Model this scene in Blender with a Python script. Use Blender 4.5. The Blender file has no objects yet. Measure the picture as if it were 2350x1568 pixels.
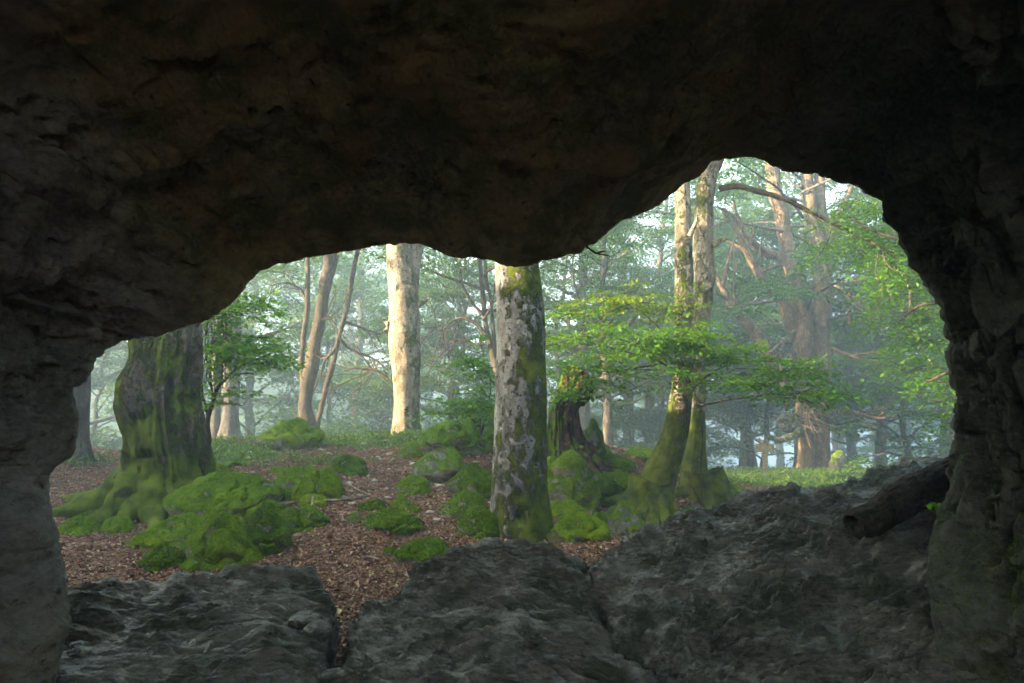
import bpy, math, random
import numpy as np
from mathutils import Vector
C = bpy.context.scene
COL = C.collection
R = math.radians
rs = np.random.RandomState(7)
# ---------------------------------------------------------------- camera
CAM = np.array([0.0, 0.0, 1.6]); TILT = R(5.7); F = 1566.7
cd = bpy.data.cameras.new('camera'); cam = bpy.data.objects.new('camera', cd); COL.objects.link(cam)
cd.lens = 24; cd.sensor_width = 36; cd.clip_start = 0.05; cd.clip_end = 2000
cam.location = CAM; cam.rotation_euler = (R(90) + TILT, 0, 0); C.camera = cam
CA, SA = math.cos(TILT), math.sin(TILT)
def at(px, py, Y):
    """world point at depth Y seen at photo pixel (2350 wide scale)"""
    dx = (px - 1175) / F; dy = -(py - 784) / F
    d = np.array([dx, CA - dy * SA, SA + dy * CA]); return CAM + d * (Y / d[1])
def pix(p):
    p = np.atleast_2d(p) - CAM
    f = p[:, 1] * CA + p[:, 2] * SA; u = -p[:, 1] * SA + p[:, 2] * CA
    return 1175 + F * p[:, 0] / f, 784 - F * u / f
# ---------------------------------------------------------------- noise
_tab = np.random.RandomState(11).permutation(4096)
_grad = np.random.RandomState(12).normal(size=(4096, 3)); _grad /= np.linalg.norm(_grad, axis=1)[:, None]
def _h(i, j, k):
    return _tab[(_tab[(_tab[i & 4095] + j) & 4095] + k) & 4095]
def perlin(p):
    p = np.asarray(p, float); i = np.floor(p).astype(np.int64); f = p - i
    u = f * f * f * (f * (f * 6 - 15) + 10)
    r = 0
    for a in (0, 1):
        for b in (0, 1):
            for c in (0, 1):
                g = _grad[_h(i[:, 0] + a, i[:, 1] + b, i[:, 2] + c)]
                d = f - np.array([a, b, c])
                w = (u[:, 0] if a else 1 - u[:, 0]) * (u[:, 1] if b else 1 - u[:, 1]) * (u[:, 2] if c else 1 - u[:, 2])
                r = r + w * np.einsum('ij,ij->i', g, d)
    return r * 1.5
def fbm(p, freq=1.0, octv=4, gain=0.5, lac=2.1, off=0.0):
    p = np.asarray(p, float) * freq + off; a = 1.0; r = 0; s = 0
    for _ in range(octv):
        r = r + a * perlin(p); s += a; a *= gain; p = p * lac + 13.7
    return r / s
def ridged(p, freq=1.0, octv=4, gain=0.5, lac=2.1, off=0.0):
    p = np.asarray(p, float) * freq + off; a = 1.0; r = 0; s = 0
    for _ in range(octv):
        r = r + a * (1 - 2.2 * np.abs(perlin(p))); s += a; a *= gain; p = p * lac + 7.3
    return r / s
def sstep(a, b, x):
    t = np.clip((np.asarray(x, float) - a) / (b - a), 0, 1); return t * t * (3 - 2 * t)
# ---------------------------------------------------------------- meshes
class MB:
    """collects vertices and quads for ONE mesh"""
    def __init__(s): s.v = []; s.q = []; s.a = []; s.n = 0
    def add(s, v, q, attr=None):
        v = np.asarray(v, np.float32).reshape(-1, 3); q = np.asarray(q, np.int64).reshape(-1, 4)
        s.v.append(v); s.q.append(q + s.n); s.n += len(v)
        s.a.append(np.zeros(len(v), np.float32) if attr is None else np.asarray(attr, np.float32))
        return s
    def build(s, name, mat, parent=None, smooth=True):
        v = np.concatenate(s.v); q = np.concatenate(s.q); a = np.concatenate(s.a)
        return mkobj(name, v, q, mat, parent, smooth, a)
def mkmesh(name, v, q, mat, smooth=True, attr=None):
    me = bpy.data.meshes.new(name)
    v = np.ascontiguousarray(v, np.float32); q = np.ascontiguousarray(q, np.int32)
    k = q.shape[1]
    me.vertices.add(len(v)); me.vertices.foreach_set('co', v.ravel())
    me.loops.add(q.size); me.loops.foreach_set('vertex_index', q.ravel())
    me.polygons.add(len(q))
    me.polygons.foreach_set('loop_start', np.arange(len(q), dtype=np.int32) * k)
    me.polygons.foreach_set('use_smooth', np.full(len(q), smooth, bool))
    if attr is not None:
        at_ = me.attributes.new('rnd', 'FLOAT', 'POINT'); at_.data.foreach_set('value', np.ascontiguousarray(attr, np.float32))
    me.update(calc_edges=True); me.validate()
    if mat: me.materials.append(mat)
    return me
def mkobj(name, v, q, mat, parent=None, smooth=True, attr=None):
    o = bpy.data.objects.new(name, mkmesh(name, v, q, mat, smooth, attr)); COL.objects.link(o)
    if parent is not None: o.parent = parent
    return o
def tag(o, label, cat, group=None):
    o['label'] = label; o['category'] = cat
    if group: o['group'] = group
    return o
def kind(o, k): o['kind'] = k; return o
def empty(name, loc, label, cat, group=None):
    o = bpy.data.objects.new(name, None); COL.objects.link(o); o.location = [float(c) for c in loc]
    o.empty_display_size = 0.2
    return tag(o, label, cat, group)
def gridq(nu, nv, closeu=False, closev=False):
    """vertex (i,j) at i*nv+j"""
    I = np.arange(nu if closeu else nu - 1)[:, None]; J = np.arange(nv if closev else nv - 1)[None, :]
    I2 = (I + 1) % nu; J2 = (J + 1) % nv
    return np.stack([I * nv + J + 0 * J2, I2 * nv + J, I2 * nv + J2, I * nv + J2 + 0 * I2], -1).reshape(-1, 4)
def resample(P, n):
    """smooth centripetal resample of a polyline (any columns)"""
    P = np.asarray(P, float)
    if len(P) < 3:
        t = np.linspace(0, 1, n)[:, None]; return P[0] * (1 - t) + P[-1] * t
    Q = np.vstack([2 * P[0] - P[1], P, 2 * P[-1] - P[-2]])
    L = np.r_[0, np.cumsum(np.linalg.norm(np.diff(P[:, :3], axis=0), axis=1) + 1e-9)]
    out = []
    for s in np.linspace(0, L[-1], n):
        i = min(max(np.searchsorted(L, s) - 1, 0), len(P) - 2); t = (s - L[i]) / (L[i + 1] - L[i])
        a, b, c, d = Q[i], Q[i + 1], Q[i + 2], Q[i + 3]
        out.append(0.5 * (2 * b + (c - a) * t + (2 * a - 5 * b + 4 * c - d) * t * t + (3 * b - a - 3 * c + d) * t ** 3))
    return np.array(out)
def tube(P, rad, nseg=8, mod=None):
    """sweep; mod(theta, s01, pts)->radius multiplier. Ends pinch shut."""
    P = np.asarray(P, float); n = len(P); rad = np.broadcast_to(np.asarray(rad, float), (n,)).copy()
    T = np.gradient(P, axis=0); T /= np.linalg.norm(T, axis=1)[:, None] + 1e-9
    ref = np.array([0, 1.0, 0]) if abs(T[0][1]) < .9 else np.array([1.0, 0, 0])
    N = np.zeros_like(P); v = ref - T[0] * ref.dot(T[0]); N[0] = v / np.linalg.norm(v)
    for i in range(1, n):
        v = N[i - 1] - T[i] * N[i - 1].dot(T[i]); N[i] = v / (np.linalg.norm(v) + 1e-9)
    B = np.cross(T, N)
    th = np.linspace(0, 2 * np.pi, nseg, endpoint=False)
    dirs = N[:, None, :] * np.cos(th)[None, :, None] + B[:, None, :] * np.sin(th)[None, :, None]
    s = np.linspace(0, 1, n)
    rr = np.repeat(rad[:, None], nseg, 1)
    if mod is not None: rr = rr * mod(th[None, :], s[:, None], P[:, None, :] + dirs * rr[..., None], dirs)
    V = P[:, None, :] + dirs * rr[..., None]
    V = np.vstack([V.reshape(-1, 3), P[0], P[-1]])
    q = gridq(n, nseg, False, True)[:, ::-1]
    if nseg % 2 == 0:   # close both ends with fans of quads
        k = np.arange(0, nseg, 2); a = n * nseg; l = (n - 1) * nseg
        q = np.vstack([q, np.stack([a + 0 * k, k, k + 1, (k + 2) % nseg], 1), np.stack([a + 1 + 0 * k, l + (k + 2) % nseg, l + k + 1, l + k], 1)])
    return V, q
def cube_sphere(n):
    g = np.linspace(-1, 1, n); a, b = np.meshgrid(np.tan(g * np.pi / 4), np.tan(g * np.pi / 4), indexing='ij')
    o = np.ones_like(a); fs = [(o, a, b), (-o, b, a), (b, o, a), (a, -o, b), (a, b, o), (b, a, -o)]
    V = np.concatenate([np.stack(f, -1).reshape(-1, 3) for f in fs]); V /= np.linalg.norm(V, axis=1)[:, None]
    q = np.concatenate([gridq(n, n) + i * n * n for i in range(6)])
    key = np.round(V * 1e5).astype(np.int64); _, idx, inv = np.unique(key, axis=0, return_index=True, return_inverse=True)
    return V[idx], inv.ravel()[q]
_cs = {}
def sphere(n):
    if n not in _cs: _cs[n] = cube_sphere(n)
    return _cs[n]
def tps(pts, vals, q, lam=1e-4):
    """thin-plate spline through pts (n,2)"""
    pts = np.asarray(pts, float); n = len(pts)
    def U(r2): return 0.5 * r2 * np.log(r2 + 1e-12)
    K = U(((pts[:, None] - pts[None]) ** 2).sum(-1)) + lam * np.eye(n)
    Pm = np.c_[np.ones(n), pts]; A = np.zeros((n + 3, n + 3)); A[:n, :n] = K; A[:n, n:] = Pm; A[n:, :n] = Pm.T
    w = np.linalg.solve(A, np.r_[vals, 0, 0, 0]); out = np.zeros(len(q))
    for s in range(0, len(q), 20000):
        b = q[s:s + 20000]; out[s:s + 20000] = U(((b[:, None] - pts[None]) ** 2).sum(-1)) @ w[:n] + np.c_[np.ones(len(b)), b] @ w[n:]
    return out
def vnormals(v, q):
    n = np.cross(v[q[:, 2]] - v[q[:, 0]], v[q[:, 3]] - v[q[:, 1]]); out = np.zeros_like(v, dtype=float)
    for k in range(4): np.add.at(out, q[:, k], n)
    return out / (np.linalg.norm(out, axis=1)[:, None] + 1e-12)
# ---------------------------------------------------------------- materials
class NT:
    def __init__(s, name):
        s.m = bpy.data.materials.new(name); s.m.use_nodes = True; s.t = s.m.node_tree; s.t.nodes.clear()
        s.out = s.n('ShaderNodeOutputMaterial'); s.co = s.n('ShaderNodeTexCoord').outputs['Object']
        s.geo = s.n('ShaderNodeNewGeometry')
    def n(s, t, **k):
        o = s.t.nodes.new(t)
        for a, b in k.items(): setattr(o, a, b)
        return o
    def l(s, a, b): s.t.links.new(a, b)
    def put(s, sock, v):
        if v is None: return
        if hasattr(v, 'is_linked') or isinstance(v, bpy.types.NodeSocket): s.l(v, sock)
        else: sock.default_value = v
    def math(s, op, a, b=None, c=None, clamp=False):
        o = s.n('ShaderNodeMath', operation=op, use_clamp=clamp)
        s.put(o.inputs[0], a); s.put(o.inputs[1], b)
        if c is not None: s.put(o.inputs[2], c)
        return o.outputs[0]
    def noise(s, scale, detail=5, rough=.55, vec=None, dist=0.0, typ='FBM'):
        o = s.n('ShaderNodeTexNoise'); o.noise_type = typ if typ != 'RIDGED_MULTIFRACTAL' else 'RIDGED_MULTIFRACTAL'
        s.l(vec or s.co, o.inputs['Vector']); o.inputs['Scale'].default_value = scale
        o.inputs['Detail'].default_value = detail; o.inputs['Roughness'].default_value = rough
        o.inputs['Distortion'].default_value = dist; return o.outputs[0]
    def voro(s, scale, feature='F1', out='Distance', vec=None, rnd=1.0):
        o = s.n('ShaderNodeTexVoronoi', feature=feature); s.l(vec or s.co, o.inputs['Vector'])
        o.inputs['Scale'].default_value = scale; o.inputs['Randomness'].default_value = rnd; return o.outputs[out]
    def ramp(s, f, stops, interp='LINEAR'):
        o = s.n('ShaderNodeValToRGB'); s.put(o.inputs[0], f); cr = o.color_ramp; cr.interpolation = interp
        while len(cr.elements) < len(stops): cr.elements.new(.5)
        for e, (p, c) in zip(cr.elements, stops):
            e.position = p; e.color = (*c, 1) if isinstance(c, tuple) else (c, c, c, 1)
        return o.outputs[0]
    def mr(s, f, a, b, c=0., d=1.):
        o = s.n('ShaderNodeMapRange'); s.put(o.inputs[0], f)
        for i, v in enumerate((a, b, c, d)): o.inputs[i + 1].default_value = v
        return o.outputs[0]
    def mix(s, f, a, b, mode='MIX'):
        o = s.n('ShaderNodeMix', data_type='RGBA', blend_type=mode); s.put(o.inputs[0], f)
        for i, v in ((6, a), (7, b)):
            if isinstance(v, tuple): v = (*v, 1)
            s.put(o.inputs[i], v)
        return o.outputs[2]
    def mapv(s, scale, rot=(0, 0, 0)):
        o = s.n('ShaderNodeMapping'); s.l(s.co, o.inputs[0]); o.inputs['Scale'].default_value = scale
        o.inputs['Rotation'].default_value = rot; return o.outputs[0]
    def bump(s, h, strength=.5, dist=.02, prev=None):
        o = s.n('ShaderNodeBump'); o.inputs['Strength'].default_value = strength; o.inputs['Distance'].default_value = dist
        s.l(h, o.inputs['Height'])
        if prev is not None: s.l(prev, o.inputs['Normal'])
        return o.outputs[0]
    def nz(s, axis=(0, 0, 1)):
        o = s.n('ShaderNodeVectorMath', operation='DOT_PRODUCT'); s.l(s.geo.outputs['Normal'], o.inputs[0]); o.inputs[1].default_value = axis
        return o.outputs['Value']
    def bsdf(s, col, rough=.8, normal=None, spec=.3):
        o = s.n('ShaderNodeBsdfPrincipled'); s.put(o.inputs['Base Color'], (*col, 1) if isinstance(col, tuple) else col)
        s.put(o.inputs['Roughness'], rough); o.inputs['Specular IOR Level'].default_value = spec
        if normal is not None: s.l(normal, o.inputs['Normal'])
        s.l(o.outputs[0], s.out.inputs['Surface']); return o
def moss_col(t, bright=1.0, sc=1.0):
    a = t.noise(3 * sc, 4); b = t.noise(38 * sc, 3)
    f = t.math('ADD', t.math('MULTIPLY', a, .6), t.math('MULTIPLY', b, .4))
    k = bright
    oi = t.n('ShaderNodeObjectInfo').outputs['Random']
    f = t.math('ADD', f, t.mr(oi, 0, 1, -.13, .12))
    return t.ramp(f, [(.3, (.030 * k, .058 * k, .004 * k)), (.5, (.085 * k, .155 * k, .006 * k)), (.68, (.20 * k, .28 * k, .012 * k))])
def mat_moss_rock(name, thr=.15, bright=1.0, rock=(.30, .29, .25)):
    t = NT(name); nz = t.nz()
    m = t.math('ADD', nz, t.mr(t.noise(2.6, 5), .3, .7, -.55, .55))
    m = t.math('ADD', m, t.mr(t.noise(14, 3), .3, .7, -.25, .25))
    mask = t.mr(m, thr - .08, thr + .08)
    rk = t.mix(t.mr(t.noise(9, 6), .35, .65), tuple(c * .45 for c in rock), rock)
    rk = t.mix(t.mr(t.noise(4, 4), .5, .62), rk, (.16, .13, .09))
    col = t.mix(mask, rk, moss_col(t, bright))
    hm = t.math('ADD', t.math('MULTIPLY', t.voro(42), -.7), t.noise(85, 4))
    hb = t.math('ADD', t.math('MULTIPLY', mask, .8), t.noise(16, 5))
    n1 = t.bump(hb, .6, .03); n2 = t.bump(hm, .9, .022, n1)
    t.bsdf(col, .95, n2, .12); return t.m
def mat_bark(name, moss=.0, side=(0, 0, 1), base=(.30, .28, .24), dark=(.10, .095, .085), lichen=.5, zlow=None, warm=None):
    """pale blotched beech bark; moss grows where side.normal + noise + low height is large"""
    t = NT(name); vec = t.mapv((1, 1, .55))
    c = t.mix(t.mr(t.noise(5, 6, vec=vec), .35, .65), dark, base)
    st = t.noise(22, 5, .6, vec=t.mapv((.35, .35, 3.2)))
    c = t.mix(t.mr(st, .5, .72), c, tuple(x * .55 for x in base))
    ln = t.mr(t.math('ADD', t.math('MULTIPLY', t.noise(2.6, 7, .62, vec=vec, dist=.4), .42), t.math('MULTIPLY', t.noise(13, 7, .75, vec=vec), .58)), .555 - lichen * .08, .60 - lichen * .08)
    c = t.mix(t.math('MULTIPLY', ln, .85), c, tuple(min(1, x * 1.45) for x in base))
    if warm: c = t.mix(t.mr(t.noise(1.7, 4), .45, .6), c, warm)
    sp = t.mr(t.noise(30, 3), .58, .66); c = t.mix(sp, c, tuple(x * .4 for x in dark))
    sl_ = t.mr(t.noise(26, 4, .7), .60, .66); c = t.mix(t.math('MULTIPLY', sl_, t.mr(ln, 0, 1, .25, .9)), c, tuple(min(1, x * 2.0) for x in base))
    m = t.math('ADD', t.math('MULTIPLY', t.nz(side), .32), t.mr(t.math('ADD', t.math('MULTIPLY', t.noise(3.0, 8, .72, vec=vec), .62), t.math('MULTIPLY', t.noise(11, 6, .72, vec=vec), .38)), .33, .67, -.9, .9))
    m = t.math('ADD', m, t.mr(t.noise(13, 4), .3, .7, -.25, .25))
    if zlow is not None:
        sx = t.n('ShaderNodeSeparateXYZ'); t.l(t.geo.outputs['Position'], sx.inputs[0])
        m = t.math('ADD', m, t.mr(sx.outputs[2], zlow[0], zlow[1], zlow[2], 0))
    thr = .55 - moss
    m = t.math('ADD', m, t.mr(t.noise(60, 4, .7), .3, .7, -.22, .22)); mask = t.mr(m, thr - .12, thr + .16)
    c = t.mix(mask, c, t.mix(t.mr(t.noise(6, 4), .35, .65), (.035, .055, .007), (.12, .155, .016)))
    h = t.math('ADD', t.math('MULTIPLY', t.noise(7, 6, vec=vec), .9), t.math('MULTIPLY', mask, .35))
    h = t.math('ADD', h, t.math('MULTIPLY', st, .25))
    n1 = t.bump(h, .7, .045)
    hm = t.math('MULTIPLY', t.noise(75, 4), t.mr(mask, 0, 1, .25, 1)); n2 = t.bump(hm, .6, .02, n1)
    t.bsdf(c, .9, n2, .15); return t.m
def mat_leaf(name, c1, c2, c3, trans=.5, spec=.35):
    t = NT(name); a = t.n('ShaderNodeAttribute', attribute_name='rnd').outputs['Fac']
    f = t.math('ADD', t.math('MULTIPLY', a, .6), t.math('MULTIPLY', t.noise(.8, 3), .4))
    col = t.ramp(f, [(.25, c1), (.55, c2), (.8, c3)])
    d = t.n('ShaderNodeBsdfPrincipled'); t.l(col, d.inputs['Base Color']); d.inputs['Roughness'].default_value = .45
    d.inputs['Specular IOR Level'].default_value = spec
    tr = t.n('ShaderNodeBsdfTranslucent'); t.l(t.mix(.35, col, (.30, .42, .04)), tr.inputs['Color'])
    mx = t.n('ShaderNodeMixShader'); mx.inputs[0].default_value = trans
    t.l(d.outputs[0], mx.inputs[1]); t.l(tr.outputs[0], mx.inputs[2]); t.l(mx.outputs[0], t.out.inputs['Surface']); return t.m
def mat_limestone(name, lo, hi, green=(.03, .045, .02), gthr=.58, rough=.55, spec=.5, strata=(0.25, 0.1, 0.3), bump=1.0, warm=None, pale=None, side=False, sc=(1, 1.6, 4.0)):
    t = NT(name); sv = t.mapv(sc, strata)
    a = t.noise(2.2, 7, .6); b = t.noise(13, 6, .65, vec=sv)
    f = t.math('ADD', t.math('MULTIPLY', a, .5), t.math('MULTIPLY', b, .5))
    c = t.mix(t.mr(f, .38, .62), lo, hi)
    if warm: c = t.mix(t.mr(t.noise(1.3, 5), .42, .62), c, warm)
    c = t.mix(t.math('MULTIPLY', t.mr(t.noise(3.1, 6, .6), gthr - .06, gthr + .06), .75), c, green)
    if pale: c = t.mix(t.mr(t.noise(6, 7, .7), pale[0], pale[0] + .05), c, pale[1])
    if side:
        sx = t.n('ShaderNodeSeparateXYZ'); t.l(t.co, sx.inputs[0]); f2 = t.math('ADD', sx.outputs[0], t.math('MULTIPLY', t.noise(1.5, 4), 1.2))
        c = t.mix(t.mr(f2, -1.2, -1.8), c, t.mix(t.mr(f, .38, .62), (.14, .13, .115), (.40, .38, .35)))  # own grey of the left wall, raised paler in place of mouth light
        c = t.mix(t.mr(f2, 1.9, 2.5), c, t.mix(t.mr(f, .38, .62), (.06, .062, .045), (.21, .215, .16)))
        gm = t.math('ADD', t.math('MULTIPLY', t.mr(sx.outputs[2], .2, 1.0, 1, 0), t.mr(sx.outputs[0], 1.8, 2.3, 0, 1)), t.mr(t.noise(4, 6, .7), .3, .7, -.6, .6))
        c = t.mix(t.mr(gm, .5, .75), c, t.mix(t.mr(t.noise(30, 4), .35, .65), (.03, .035, .008), (.12, .12, .03)))
    pits = t.mr(t.noise(11, 6, .7, vec=sv), .30, .42); c = t.mix(pits, tuple(x * .6 for x in lo), c)
    h = t.math('ADD', t.noise(9, 7, .62, vec=sv), t.math('MULTIPLY', t.noise(38, 5, .6), .45))
    h = t.math('ADD', h, t.math('MULTIPLY', pits, .15))
    n = t.bump(h, min(1, .9 * bump), .055 * bump); n = t.bump(t.noise(70, 5, .7), .7, .012 * bump, n)
    t.bsdf(c, t.mr(t.noise(20, 4), .3, .7, rough - .12, rough + .2), n, spec); return t.m
M = {}
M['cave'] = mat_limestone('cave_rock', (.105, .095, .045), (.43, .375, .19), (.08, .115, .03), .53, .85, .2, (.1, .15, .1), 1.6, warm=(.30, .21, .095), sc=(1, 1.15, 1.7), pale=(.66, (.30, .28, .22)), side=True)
M['slab'] = mat_limestone('wet_slab_rock', (.052, .048, .034), (.43, .395, .32), (.04, .06, .022), .54, .38, .8, (.35, .2, .5), 1.4)
M['mossrock'] = mat_moss_rock('mossy_rock', -.12, 1.0)
M['mossrock_bare'] = mat_moss_rock('half_mossy_rock', .32, 1.0)
M['leaf'] = mat_leaf('beech_leaf', (.045, .14, .015), (.08, .23, .02), (.15, .32, .03))
M['leaf_far'] = mat_leaf('far_leaf', (.030, .095, .028), (.055, .155, .038), (.15, .24, .04), .45)
M['leaf_sunlit'] = mat_leaf('sunlit_leaf', (.10, .20, .02), (.20, .30, .025), (.38, .40, .04))  # beech leaf with sun yellow put into the colour, for the lit spray
M['fern'] = mat_leaf('fern_leaf', (.08, .22, .018), (.13, .32, .025), (.20, .40, .03), .55)
M['mossfuzz'] = mat_leaf('moss_tufts', (.05, .105, .006), (.12, .22, .010), (.27, .36, .018), .3, .1)
def mat_simple(name, a, b, scale=8, rough=.85, bump=.4):
    t = NT(name); n = t.noise(scale, 6); c = t.mix(t.mr(n, .35, .65), a, b)
    t.bsdf(c, rough, t.bump(t.noise(scale * 3, 5), bump, .02), .2); return t.m
M['stick'] = mat_simple('dead_stick', (.10, .07, .05), (.28, .22, .17), 14)
M['rotwood'] = mat_simple('rotten_wood', (.010, .008, .006), (.075, .055, .038), 22, .8, 1.0)
M['decay'] = mat_simple('decayed_heartwood', (.03, .017, .010), (.17, .085, .045), 9, .9, 1.0)
M['farbark'] = mat_bark('far_bark', .05, (.5, .3, .3), (.15, .13, .105), (.06, .05, .045), .3)
M['post'] = mat_simple('weathered_post', (.16, .12, .07), (.34, .27, .17), 12)
def mat_litter():
    t = NT('fallen_leaf'); a = t.n('ShaderNodeAttribute', attribute_name='rnd').outputs['Fac']
    c = t.ramp(a, [(.0, (.12, .060, .038)), (.35, (.24, .125, .08)), (.7, (.36, .21, .14)), (.93, (.48, .33, .24)), (1., (.50, .46, .20))])
    t.bsdf(c, .65, None, .35); return t.m
M['litter'] = mat_litter()
def mat_ground():
    t = NT('forest_floor'); a = t.n('ShaderNodeAttribute', attribute_name='rnd').outputs['Fac']
    v = t.voro(30, out='Color'); sx = t.n('ShaderNodeSeparateColor'); t.l(v, sx.inputs[0])
    lit = t.ramp(t.math('ADD', t.math('MULTIPLY', sx.outputs[0], .6), t.math('MULTIPLY', t.noise(6, 5), .4)), [(.2, (.03, .016, .010)), (.5, (.11, .058, .035)), (.8, (.22, .13, .08))])
    g = t.ramp(t.noise(24, 5), [(.35, (.03, .065, .012)), (.65, (.10, .16, .03))])
    mask = t.mr(t.math('ADD', a, t.mr(t.noise(5, 5), .3, .7, -.35, .35)), .42, .58)
    c = t.mix(mask, lit, g)
    h = t.math('ADD', t.voro(30), t.noise(50, 4)); t.bsdf(c, .9, t.bump(h, .8, .03), .15); return t.m
M['ground'] = mat_ground()
M['grass'] = mat_leaf('grass_blade', (.05, .11, .015), (.10, .19, .025), (.20, .28, .05), .35, .2)
# ---------------------------------------------------------------- terrain
GC = [  # (px, py, Y) seen on the photo
 (790,1385,5.7),(950,1330,6.2),(700,1300,6.6),(900,1200,8.0),(1000,1150,9.0),(850,1108,10.4),(930,1045,12.6),(700,1030,13.2),(900,1003,15.0),(1050,1000,15.0),
 (150,1300,6.6),(250,1240,7.6),(120,1150,9.2),(200,1075,11.6),(330,1150,9.6),(530,1110,10.2),(520,1050,12.2),(520,1012,14),(620,1150,9),
 (1200,1232,8.0),(1400,1230,8.2),(1330,1180,9.6),(1480,1200,10.3),(1560,1180,10.8),(1700,1110,15),(1660,1150,12),(1400,1100,11.5),(1300,1050,12.2),(1450,1045,13.2),
 (1100,1010,12.6),(1150,985,13.2),(1860,1082,25),(2000,1085,22),(1780,1088,22),(2150,1080,20),(1300,1270,7)]
gp = [at(*c) for c in GC]
GX = [(p[0], p[1], p[2]) for p in gp] + [  # (x, y, z) hidden ground; side and rear hills added for shade
 (0,3,-.1),(-2,3,-.1),(2,3,0),(0,0,0),(-4,0,0),(4,0,.1),(0,-8,-.1),(-6,4,.3),(5,4,.6),(3,6,.3),(6,8,.2),(9,12,-.1),(14,18,-.6),(4,9,.1),(8,24,-.6),
 (-8.3,9,1.0),(-10,14,1.0),(-12,2,7.0),(-12.5,6,5.8),(-12,9.5,6.0),(-12,14,1.6),(-18,6,7.0),(-18,0,9),(-20,12,4.0),(-18,17,1.0),(11,4,3.5),(16,8,4.5),(18,0,7),(-6,20,-.8),(0,21,-.8),(-12,22,-1.0),(4,20,-.55),(2,17.5,.2),(8,34,-1.6),(-8,34,-3.2),(0,34,-3.0),(20,34,-2.0),(-25,30,-3),
 (0,70,-7),(-40,60,4),(-25,75,5),(-70,90,16),(0,95,4),(40,60,-5),(60,20,0),(-60,20,4),(0,150,-10),(-100,120,-8),(100,120,-8),(0,-60,14),(-60,-40,16),(60,-40,14),(0,-20,3),(150,0,0),(-150,0,6)]
GX = np.array(GX)
def _warp(x, y):
    # compress far distances so the spline stays calm
    r = np.sqrt(x * x + y * y); s = np.where(r > 20, (20 + 14 * np.log1p((r - 20) / 14)) / np.maximum(r, 1e-6), 1)
    return np.c_[x * s, y * s]
def ground_z(x, y, detail=True):
    x = np.atleast_1d(np.asarray(x, float)); y = np.atleast_1d(np.asarray(y, float))
    z = tps(_warp(GX[:, 0], GX[:, 1]), GX[:, 2], _warp(x, y), .02)
    if detail:
        p = np.c_[x, y, x * 0]; z = z + .10 * fbm(p, .9, 3) + .025 * fbm(p, 4, 2)
    return z
def grass_amt(x, y):
    """0 leaf litter .. 1 grass"""
    px, py = pix(np.c_[x, y, ground_z(x, y, False)])
    g = np.zeros_like(px)
    for (cx, cy, rx, ry, s) in ((880,1000,260,28,1),(540,1040,120,30,.9),(470,1060,60,30,.8),(1850,1092,300,22,1.0),(200,1065,90,14,.5),(1100,1000,120,20,.8),(700,1060,150,14,.45),(2050,1070,250,40,1),(1560,1060,80,20,.4)):
        g = np.maximum(g, s * np.exp(-(((px - cx) / rx) ** 2 + ((py - cy) / ry) ** 2) ** 1.5))
    g = np.maximum(g, sstep(15, 18, y) * .8)
    return g * (y > 4)
def axis(lo, hi, flo, fhi, step, grow=1.09):
    a = list(np.arange(flo, fhi, step)); s = step
    while a[-1] < hi: s *= grow; a.append(a[-1] + s)
    s = step
    while a[0] > lo: s *= grow; a.insert(0, a[0] - s)
    return np.array(a)
xs = axis(-160, 160, -8, 8, .05); ys = axis(-60, 200, 4.5, 16, .05)
X, Yg = np.meshgrid(xs, ys, indexing='ij')
Zg = ground_z(X.ravel(), Yg.ravel())
gv = np.c_[X.ravel(), Yg.ravel(), Zg]
ground = kind(mkobj('ground', gv, gridq(len(xs), len(ys)), M['ground'], attr=grass_amt(gv[:, 0], gv[:, 1])), 'structure')
_near = (-8, 8, 2, 40)
def gz(x, y): return ground_z(x, y)
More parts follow.
